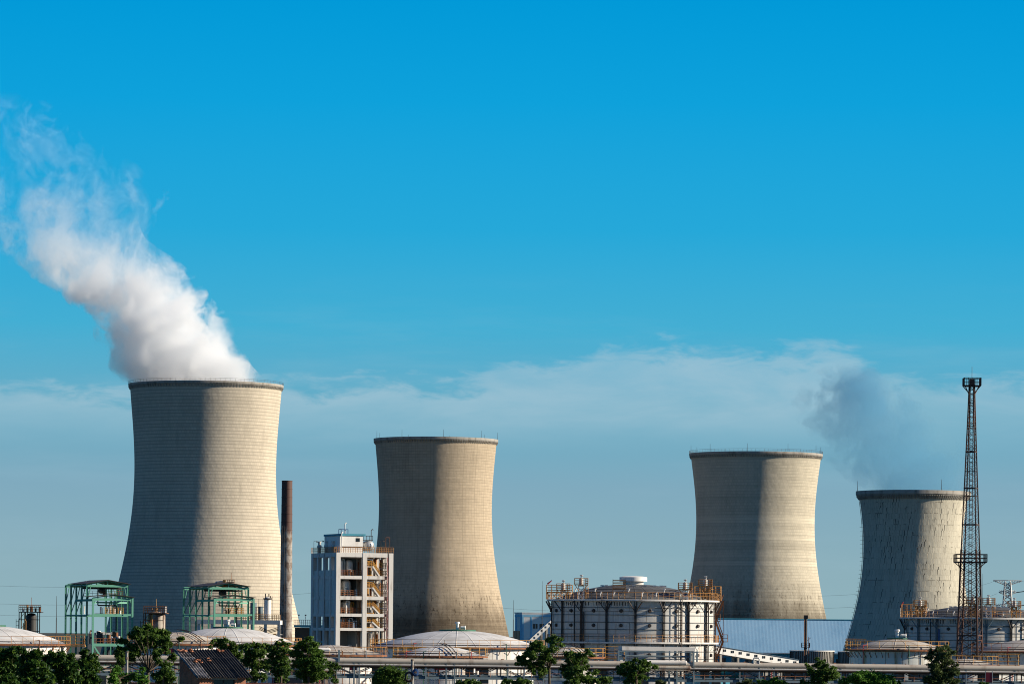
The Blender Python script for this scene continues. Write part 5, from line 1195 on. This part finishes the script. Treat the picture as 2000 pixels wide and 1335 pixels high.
def brick_shed():
    Y = 300; u = Y / F; ph = R(25); c = P(389.5, 1335, Y); W_ = 88 * u / math.cos(ph); D_ = 48 * u / math.sin(ph)
    t = thing('brick_shed', 'small red brick shed with dark corrugated roof in the foreground', 'shed', (c.x, Y, 0), ph); ze = ZZ(390, 1319, Y); zb = ZZ(342, 1271, Y + D_ * math.cos(ph)); g = 8.0
    mb = MB(); th = .24
    x0, x1, z0, z1 = W_ * .30, W_ * .76, ze - 1.35, ze - .27       # window opening in the front wall
    mb.box(0, 0, g, x0, th, ze); mb.box(x1, 0, g, W_, th, ze); mb.box(x0, 0, g, x1, th, z0); mb.box(x0, 0, z1, x1, th, ze); mb.box(0, D_ - th, g, W_, D_, zb - .1)
    for x in (0, W_ - th): mb.add([(x, th, g), (x + th, th, g), (x + th, D_ - th, g), (x, D_ - th, g), (x, th, ze - .02), (x + th, th, ze - .02), (x + th, D_ - th, zb - .12), (x, D_ - th, zb - .12)], [(0, 3, 2, 1), (4, 5, 6, 7), (0, 1, 5, 4), (1, 2, 6, 5), (2, 3, 7, 6), (3, 0, 4, 7)])
    mb.build('wall', BRICK, t); mb = MB(); mb.box(x0 - .2, -.02, z1, x1 + .2, .1, z1 + .16); mb.build('lintel', CONCG, t); mb = MB(); mb.box(x0, .1, z0, x1, .16, z1); wn = mb.build('window', worn('green_glass', (.03, .06, .045, 1), (.015, .03, .025, 1), rough=.3), t)
    mb = MB(); mb.box(x0, .05, z0, x0 + .06, .1, z1); mb.box(x1 - .06, .05, z0, x1, .1, z1); mb.box((x0 + x1) / 2 - .03, .05, z0, (x0 + x1) / 2 + .03, .1, z1); mb.build('window_frame', DARK, wn)
    # corrugated sheets: four columns, three rows, slightly uneven
    rm, n = newmat('fibre_cement_sheet'); oc = n.node('ShaderNodeTexCoord').outputs['Object']; rnd_ = n.node('ShaderNodeObjectInfo').outputs['Random']
    ns = n.noise(oc, 1.1, 6, .65); nf = n.noise(n.mapping(oc, (3, 1, 1)), 5, 4, .6); c_ = n.mix(n.smooth(ns, .4, .65), (.028, .026, .026, 1), (.055, .05, .046, 1)); c_ = n.mix(n.smooth(nf, .55, .7, 0, .5), c_, (.10, .09, .08, 1)); finish(n, c_, .9)
    rm2, n = newmat('lit_fibre_cement_sheet'); oc = n.node('ShaderNodeTexCoord').outputs['Object']; c_ = n.mix(n.smooth(n.noise(oc, 1.5, 6, .65), .4, .6), (.34, .31, .29, 1), (.10, .09, .08, 1)); finish(n, c_, .9)  # lighter copy for the left column: sunlight painted into the sheet colour
    rnd = random.Random(4); nc, nr = 4, 3; ov = .28; xx0, xx1 = -.35, W_ + .32; yy0, yy1 = -.42, D_ + .15
    def zr(y): return ze + .06 + (zb - ze) * (y / D_)
    for i in range(nc):
        for j in range(nr):
            a0 = xx0 + (xx1 - xx0) * i / nc; a1 = xx0 + (xx1 - xx0) * (i + 1) / nc + .08; b0 = yy0 + (yy1 - yy0) * j / nr; b1 = yy0 + (yy1 - yy0) * (j + 1) / nr + .15; dz = .05 * (nr - 1 - j) * 0 + j * -.02 + rnd.uniform(-.012, .012) + .012 * (i % 2) + .045 * (j % 2); m2 = MB(); K = 44
            sk = rnd.uniform(-.02, .02)
            for yv, s_ in ((b0 + sk, 0), (b1 + sk, 0)):
                for q in range(K + 1):
                    x = a0 + (a1 - a0) * q / K; m2.v.append((x, yv, zr(yv) + dz + .045 * math.cos(2 * math.pi * x / .22)))
            for yv in (b0 + sk, b1 + sk):
                for q in range(K + 1):
                    x = a0 + (a1 - a0) * q / K; m2.v.append((x, yv, zr(yv) + dz - .012 + .045 * math.cos(2 * math.pi * x / .22)))
            for q in range(K):
                m2.f.append((q, q + 1, K + 2 + q, K + 1 + q)); o_ = 2 * (K + 1); m2.f.append((o_ + q + 1, o_ + q, o_ + K + 1 + q, o_ + K + 2 + q)); m2.f.append((q + 1, q, o_ + q, o_ + q + 1)); m2.f.append((K + 1 + q, K + 2 + q, o_ + K + 2 + q, o_ + K + 1 + q))
            ob = m2.build('roof_sheet', rm2 if i == 0 else rm, t, smooth=True)
    til = worn('clay_tile', (.40, .15, .07, 1), (.18, .08, .05, 1), 3, 1)
    for k in range(26):
        if k < 10: x = -.2 + rnd.random() * W_ * .32; y = D_ * (.90 + rnd.random() * .12)
        elif k < 16: x = W_ * .12 + rnd.random() * .5; y = D_ * (.45 + rnd.random() * .14)
        elif k < 20: x = W_ * .42 + rnd.random() * .4; y = D_ * (.52 + rnd.random() * .12)
        else: x = W_ * .80 + rnd.random() * .6; y = D_ * (.93 + rnd.random() * .07)
        m2 = MB(); s_ = rnd.uniform(.07, .13); a = rnd.random() * 3; z = zr(y) + .10
        m2.beam((x - s_ * math.cos(a), y - s_ * math.sin(a), z), (x + s_ * math.cos(a), y + s_ * math.sin(a), z + .02), .16, .06); m2.build('tile_shard', til, t)
    return ze
brick_shed()
def garden_wall(label, px0, px1, top, Y):
    a = P(px0, top, Y); b = P(px1, top + .8, Y); t = thing('brick_wall', label, 'wall', (a.x, Y, 0)); L = b.x - a.x; mb = MB(); mb.box(0, 0, 6, L, .24, a.z - .06); mb.build('brickwork', BRICK, t); mb = MB()
    for i in range(int(L / .25)): mb.box(i * .25, -.04, a.z - .06 + .001 * (i % 3), i * .25 + .24, .28, a.z + .012 * (i % 2)); 
    mb.build('coping', BRICK, t)
garden_wall('low red brick wall left of the shed, along the bottom edge', 232, 345, 1331, 301)
garden_wall('low red brick wall right of the shed, along the bottom edge', 474, 722, 1332.6, 303)
def util_pole(label, px, top, Y, coil=False):
    c = P(px, top, Y); t = thing('utility_pole', label, 'utility pole', (c.x, Y, 0)); z = c.z; mb = MB(); mb.tube((0, 0, 2), (0, 0, z), .125, .09, 14); mb.build('shaft', CONCG, t, smooth=30)
    mb = MB(); mb.tube((0, 0, z - .05), (0, 0, z + .06), .11, n=12); mb.tube((0, -.12, z - .5), (0, -.12, z - .35), .12, n=8); mb.build('cap', CONCB, t)
    if coil:
        for k, (dx_, zc_, r, m_) in enumerate(((-.22, z - 1.15, .36, DARK), (.22, z - .85, .25, BLUEP))):
            mb = MB()
            for q in range(4):
                n_ = 18; rr = r - .035 * q
                pts = [(dx_ + rr * math.cos(2 * math.pi * i / n_) * .8, -.2 - .04 * q, zc_ + rr * math.sin(2 * math.pi * i / n_)) for i in range(n_ + 1)]; mb.path(pts, .03, 5)
            mb.build('cable_coil', m_, t)
util_pole('round concrete pole in front of the tall tree left of the shed', 248, 1272.5, 290)
util_pole('concrete pole with coils of black and blue cable right of the round bush', 805.5, 1288, 280, True)
util_pole('thin grey pole in the tree left of the largest grey tank', 1119, 1297, 320)

# ------------------------------------------------------------------ trees
def leaf_mat(name, c1, c2, c3):
    m_, n = newmat(name); ri = n.node('ShaderNodeNewGeometry').outputs['Random Per Island']; oc = n.node('ShaderNodeTexCoord').outputs['Object']
    c = n.ramp(ri, [(0, c1), (.5, c2), (1, c3)]); c = n.mix(n.smooth(n.noise(oc, .7, 3), .35, .65, 0, .5), c, c1)
    b = n.node('ShaderNodeBsdfPrincipled', {'Base Color': c, 'Roughness': .55}); b.inputs['Specular IOR Level'].default_value = .18
    tr = n.node('ShaderNodeBsdfTranslucent', {'Color': c}); mx = n.node('ShaderNodeMixShader', {0: .30}); n.l.new(b.outputs[0], mx.inputs[1]); n.l.new(tr.outputs[0], mx.inputs[2])
    o = n.node('ShaderNodeOutputMaterial'); n.l.new(mx.outputs[0], o.inputs[0]); return m_
L_DARK = leaf_mat('leaf_glossy_dark', (.010, .035, .008, 1), (.035, .09, .012, 1), (.11, .19, .02, 1))
L_MID = leaf_mat('leaf_feathery', (.035, .08, .014, 1), (.075, .14, .020, 1), (.14, .22, .035, 1))
L_BRIGHT = leaf_mat('leaf_fresh', (.05, .13, .015, 1), (.08, .19, .02, 1), (.12, .25, .03, 1))
L_OLIVE = leaf_mat('leaf_olive', (.045, .07, .02, 1), (.07, .10, .03, 1), (.11, .15, .045, 1))
def tree(label, cx, Y, clumps, m_, leaf=.16, dens=260, trunk_r=.10, fork=None, depth=.9, seed=1, name='tree', twigs=True, aspect=.5):
    """clumps: (px, py, rx_px, ry_px) - each is filled with loose leaves in its own depth"""
    rs = np.random.RandomState(seed); u = Y / F; gz = ground_z(0, Y); base = P(cx, 1400, Y); t = thing(name, label, 'tree' if name == 'tree' else 'bush', (base.x, Y, gz)); o = np.array((base.x, Y, gz))
    V = []; tips = []; nreal = len(clumps); ex_ = []
    for i in range(len(clumps)):
        for j in range(i):
            a_, b_ = clumps[i], clumps[j]; dd_ = math.hypot(a_[0] - b_[0], a_[1] - b_[1])
            if rs.uniform() < .75 and 12 < dd_ < (a_[2] + b_[2]) * 1.05: ex_.append(((a_[0] + b_[0]) / 2 + rs.uniform(-3, 3), (a_[1] + b_[1]) / 2 + rs.uniform(-2, 3), min(a_[2], b_[2]) * .7, min(a_[3], b_[3]) * .8))
    clumps = list(clumps) + ex_
    spread = max(abs(c[0] - cx) for c in clumps) * u + .5
    for (px, py, rx, ry) in clumps:
        c = np.array(P(px, py, Y)) - o; c[1] += rs.uniform(-1, 1) * spread * depth * .6; ax, az = rx * u, ry * u; ay = max(ax, az) * .9; nreal -= 1
        if nreal >= 0: tips.append((c, az))
        nsub = max(6, int(rx * ry * .16)); subs = []
        for _ in range(nsub):
            d = rs.normal(size=3); d /= np.linalg.norm(d); rr = rs.uniform(.35, .92); subs.append((c + d * rr * np.array((ax, ay, az)), rs.uniform(.30, .55) * min(ax, az * 1.3)))
        cnt = int(dens * ax * (ax + az) * 3.0 / max(nsub, 1)) + 10
        for s, sr in subs:
            d = rs.normal(size=(cnt, 3)); d /= np.linalg.norm(d, axis=1)[:, None]; rad = sr * np.minimum(np.abs(rs.normal(0, .75, size=(cnt, 1))), 1.7)
            p = s + d * rad * np.array((1, 1, .75)); 
            nrm = d * .7 + rs.normal(size=(cnt, 3)) * .6 + np.array((0, 0, .45)); nrm /= np.linalg.norm(nrm, axis=1)[:, None]
            a = np.cross(nrm, rs.normal(size=(cnt, 3))); a /= np.linalg.norm(a, axis=1)[:, None]; b = np.cross(nrm, a); L = leaf * rs.uniform(.6, 1.25, size=(cnt, 1)); a = a * L; b = b * L * aspect
            V.append(np.stack([p - a, p - b * .9 + nrm * L * .12, p + a, p + b * .9 + nrm * L * .12], axis=1))
    V = np.concatenate(V).reshape(-1, 3); nq = len(V) // 4; me = bpy.data.meshes.new('crown'); me.vertices.add(nq * 4); me.vertices.foreach_set('co', V.ravel()); me.loops.add(nq * 4); me.loops.foreach_set('vertex_index', np.arange(nq * 4)); me.polygons.add(nq)
    me.polygons.foreach_set('loop_start', np.arange(nq) * 4); me.polygons.foreach_set('loop_total', np.full(nq, 4)); me.update(calc_edges=True); me.materials.append(m_)
    cr = bpy.data.objects.new('crown', me); COL.objects.link(cr); cr.parent = t
    mb = MB(); ys_ = [a[0][2] for a in tips]; fz = (min(ys_) * .5 + np.mean(ys_) * .5) if fork is None else ZZ(cx, fork, Y) - gz
    fz = max(fz, 1.0); mb.tube((0, 0, -.3), (.05, 0, fz * .55), trunk_r * 1.25, trunk_r, 8); mb.tube((.05, 0, fz * .55), (0, 0, fz), trunk_r, trunk_r * .85, 8)
    for c, az in tips:
        q = Vector(c) - Vector((0, 0, az * .3)); mid = Vector((q.x * .45, q.y * .45, fz + (q.z - fz) * .6)) if q.z > fz else Vector((q.x * .5, q.y * .5, (fz * .7 + q.z) / 2)); st = Vector((0, 0, fz if q.z > fz else fz * .75))
        mb.tube(st, mid, trunk_r * .42, trunk_r * .24, 6); mb.tube(mid, q, trunk_r * .24, trunk_r * .12, 5)
        if twigs:
            for _ in range(4):
                e = q + Vector(rs.normal(size=3)) * az * .5; mb.tube(mid.lerp(q, .6), e, trunk_r * .12, trunk_r * .05, 4, caps=False)
    mb.build('trunk', BARK, t, smooth=60); return t
def scatter(x0, x1, topf, botf, n_, r0, r1, seed):
    rs = random.Random(seed); out_ = []
    for _ in range(n_):
        x = rs.uniform(x0, x1); a, b = topf(x), botf(x); r = rs.uniform(r0, r1); out_.append((x, rs.uniform(a + r, max(b, a + r + 1)), r, r * rs.uniform(.7, 1.0)))
    return out_
# dark broadleaf mass at the left: four trees
tree('glossy dark broadleaf tree at the far left corner', 20, 250, [(8, 1280, 18, 13), (30, 1272, 16, 10), (-8, 1300, 18, 14), (14, 1305, 22, 15), (38, 1298, 15, 12), (10, 1328, 26, 16), (36, 1326, 20, 14), (-14, 1330, 18, 16)], L_DARK, leaf=.15, dens=420, seed=1)
tree('glossy dark broadleaf tree second from the left edge', 62, 245, [(41, 1268, 9, 8), (52, 1285, 16, 13), (74, 1276, 12, 10), (70, 1298, 18, 14), (50, 1312, 18, 14), (84, 1310, 16, 13), (64, 1330, 24, 14), (90, 1330, 18, 12)], L_DARK, leaf=.15, dens=420, seed=2)
tree('dark tree with light leaf tips below the first green frame', 118, 255, [(92, 1288, 12, 10), (104, 1275, 9, 6), (120, 1277, 12, 7), (135, 1284, 13, 9), (112, 1296, 16, 11), (138, 1302, 16, 12), (100, 1318, 16, 12), (124, 1322, 20, 13), (145, 1326, 16, 12)], L_DARK, leaf=.14, dens=400, seed=3)
tree('dark bushy tree just right of the first green frame foot', 172, 262, [(164, 1275, 10, 8), (178, 1285, 13, 10), (160, 1296, 14, 12), (184, 1302, 13, 12), (170, 1315, 17, 12), (188, 1328, 12, 12), (160, 1330, 16, 12)], L_DARK, leaf=.14, dens=400, seed=4)
# tall open tree
tree('tall open tree with layered crown left of the brick shed', 288, 300, [(290, 1223, 9, 6), (272, 1230, 13, 7), (300, 1232, 16, 8), (316, 1238, 15, 8), (262, 1240, 14, 8), (285, 1245, 18, 9), (325, 1248, 12, 7), (352, 1247, 10, 5), (240, 1252, 12, 8), (256, 1262, 16, 9), (300, 1258, 16, 9), (326, 1263, 11, 7),
      (232, 1275, 12, 9), (250, 1284, 14, 10), (272, 1270, 13, 9), (308, 1277, 11, 8), (334, 1283, 10, 8), (240, 1290, 12, 8), (312, 1289, 10, 6), (328, 1298, 13, 9)], L_MID, leaf=.11, dens=520, trunk_r=.13, fork=1312, seed=5)
tree('bright green young tree at the foot of the tall open tree', 232, 280, [(226, 1310, 12, 11), (240, 1322, 14, 12), (222, 1328, 14, 10), (262, 1320, 13, 11), (278, 1308, 6, 7), (280, 1326, 12, 10)], L_BRIGHT, leaf=.10, dens=520, seed=6)
tree('dark green bush between the tall open tree and the shed wall', 318, 295, [(306, 1318, 12, 9), (324, 1308, 11, 9), (334, 1320, 12, 12), (318, 1328, 16, 8)], L_MID, leaf=.10, dens=560, seed=7, name='bush')
# row of feathery trees right of the shed
tree('feathery tree rising directly behind the shed roof', 428, 330, [(418, 1251, 10, 5), (440, 1251, 14, 6), (458, 1256, 10, 6), (410, 1262, 8, 4), (432, 1264, 12, 6), (452, 1268, 14, 8), (470, 1262, 12, 7), (462, 1280, 14, 8), (440, 1275, 10, 6), (485, 1292, 10, 8)], L_MID, leaf=.10, dens=600, seed=8)
tree('feathery tree second in the row right of the shed', 500, 325, [(480, 1262, 12, 7), (500, 1260, 14, 6), (520, 1262, 12, 6), (488, 1275, 15, 9), (512, 1276, 15, 9), (478, 1292, 12, 8), (500, 1296, 14, 9), (520, 1300, 10, 9), (498, 1318, 12, 9), (480, 1322, 10, 8), (516, 1322, 9, 8)], L_MID, leaf=.10, dens=560, fork=1318, seed=9)
tree('feathery tree third in the row with tufts above the others', 548, 322, [(550, 1250, 6, 3), (540, 1256, 12, 5), (560, 1258, 11, 5), (535, 1268, 14, 8), (556, 1272, 15, 9), (530, 1286, 13, 9), (553, 1290, 15, 10), (540, 1306, 13, 10), (560, 1308, 12, 10), (548, 1324, 14, 9)], L_MID, leaf=.10, dens=560, seed=10)
tree('fullest and brightest feathery tree in front of the concrete building foot', 602, 310, [(604, 1247, 9, 6), (590, 1256, 10, 6), (612, 1258, 13, 7), (580, 1264, 12, 7), (600, 1268, 15, 8), (620, 1272, 13, 8), (575, 1278, 13, 8), (592, 1284, 15, 9), (612, 1288, 14, 9), (628, 1288, 10, 8), (580, 1298, 13, 9), (604, 1302, 15, 10), (626, 1304, 12, 9), (590, 1316, 14, 10), (614, 1320, 13, 10), (632, 1318, 10, 8), (600, 1330, 14, 7)], leaf_mat('leaf_midgreen', (.045, .10, .016, 1), (.08, .16, .022, 1), (.15, .25, .035, 1)), leaf=.10, dens=560, seed=11)
tree('small tuft of tree overlapping the rack right of the row', 655, 318, [(644, 1296, 9, 6), (658, 1300, 10, 7), (650, 1308, 8, 6), (640, 1318, 9, 7), (655, 1328, 9, 7)], L_MID, leaf=.09, dens=560, seed=12)
tree('round dark bush beside the coiled cable pole', 763, 285, [(763, 1307, 16, 9), (748, 1315, 17, 12), (778, 1314, 17, 12), (763, 1320, 24, 14), (738, 1328, 16, 11), (786, 1328, 15, 11), (762, 1335, 26, 13)], L_MID, leaf=.09, dens=760, seed=13, name='bush')
tree('low bush at the bottom edge left of the middle tree', 915, 300, [(900, 1333, 14, 7), (918, 1331, 16, 7), (936, 1336, 12, 6)], L_MID, leaf=.09, dens=700, seed=14, name='bush')
tree('low bush at the bottom edge under the middle tree', 1010, 300, [(990, 1332, 14, 7), (1008, 1330, 16, 7), (1030, 1332, 14, 7)], L_MID, leaf=.09, dens=700, seed=15, name='bush')
tree('tall dark tree between the widest dome and the largest grey tank', 1072, 310, [(1078, 1243, 9, 5), (1068, 1249, 10, 5), (1093, 1249, 9, 5), (1043, 1254, 10, 6), (1056, 1258, 14, 7), (1085, 1256, 11, 6), (1100, 1258, 8, 5), (1038, 1266, 12, 7), (1062, 1268, 16, 8), (1082, 1268, 10, 6), (1020, 1284, 13, 7), (1040, 1278, 14, 8), (1062, 1282, 15, 9), (1012, 1294, 9, 6), (1030, 1296, 14, 7), (1052, 1298, 14, 8), (1078, 1290, 10, 8), (1036, 1308, 12, 6), (1060, 1312, 12, 8)], L_MID, leaf=.10, dens=520, fork=1305, seed=16)
tree('spreading tree right of the tall dark tree, before the tan dome', 1125, 305, [(1108, 1277, 12, 7), (1128, 1280, 14, 8), (1147, 1272, 9, 6), (1156, 1277, 7, 6), (1118, 1292, 14, 9), (1140, 1290, 10, 8), (1104, 1304, 12, 9), (1128, 1306, 12, 9), (1146, 1302, 8, 7), (1110, 1318, 14, 8), (1135, 1322, 13, 8), (1162, 1312, 9, 7), (1150, 1326, 16, 8), (1182, 1326, 16, 8), (1120, 1332, 20, 7)], L_MID, leaf=.10, dens=520, seed=17)
tree('tree with tufted top below the raised pipe loop', 1242, 300, [(1240, 1288, 7, 5), (1226, 1294, 9, 5), (1256, 1292, 9, 5), (1214, 1301, 9, 6), (1238, 1302, 14, 7), (1268, 1296, 8, 5), (1278, 1301, 8, 6), (1258, 1306, 13, 7), (1212, 1310, 9, 7), (1230, 1316, 13, 8), (1256, 1320, 11, 8), (1240, 1328, 13, 8), (1225, 1332, 11, 7)], L_MID, leaf=.10, dens=560, seed=18)
tree('little palm like tuft right of the tree below the pipe loop', 1290, 300, [(1288, 1330, 8, 7), (1296, 1334, 7, 5)], L_OLIVE, leaf=.12, dens=500, seed=19, name='bush', aspect=.2)
tree('low bush under the right half of the pipe rack', 1462, 300, [(1450, 1334, 12, 6), (1466, 1330, 12, 7)], L_OLIVE, leaf=.09, dens=600, seed=20, name='bush')
tree('bright low bush at the bottom edge below the grey basin', 1512, 300, [(1492, 1332, 14, 6), (1512, 1330, 16, 7), (1532, 1333, 12, 6)], L_BRIGHT, leaf=.09, dens=700, seed=21, name='bush')
tree('thin dark tree poking above the rack below the flare pole', 1605, 300, [(1596, 1287, 5, 4), (1607, 1290, 7, 5), (1578, 1297, 7, 5), (1597, 1298, 11, 6), (1612, 1300, 10, 6), (1582, 1306, 10, 6), (1604, 1310, 14, 7), (1628, 1304, 8, 6), (1620, 1314, 12, 7), (1590, 1320, 14, 7), (1612, 1324, 15, 8), (1634, 1320, 10, 7), (1576, 1332, 14, 7), (1604, 1334, 16, 6)], L_MID, leaf=.09, dens=600, seed=22)
tree('wide bright green rounded tree below the rust streaked cream tank', 1702, 280, [(1690, 1315, 18, 7), (1672, 1322, 18, 9), (1712, 1318, 18, 8), (1735, 1324, 18, 8), (1655, 1330, 15, 8), (1695, 1330, 26, 10), (1730, 1332, 24, 8), (1752, 1333, 10, 6)], L_BRIGHT, leaf=.09, dens=760, seed=23)
tree('upright olive tree left of the lattice mast', 1842, 280, [(1850, 1264, 10, 6), (1838, 1268, 13, 7), (1822, 1273, 9, 7), (1856, 1272, 9, 8), (1815, 1285, 9, 8), (1835, 1283, 14, 10), (1854, 1288, 12, 10), (1866, 1298, 8, 9), (1822, 1297, 11, 9), (1842, 1302, 15, 11), (1862, 1312, 12, 10), (1830, 1316, 14, 10), (1812, 1326, 14, 9), (1848, 1324, 16, 11), (1866, 1330, 10, 9), (1828, 1334, 15, 8)], L_OLIVE, leaf=.09, dens=640, seed=24)
tree('tiny bush top at the bottom edge right of the lattice mast', 1922, 290, [(1918, 1334, 8, 5), (1928, 1335, 7, 4)], L_MID, leaf=.09, dens=600, seed=25, name='bush')
print('objects', len(bpy.data.objects))
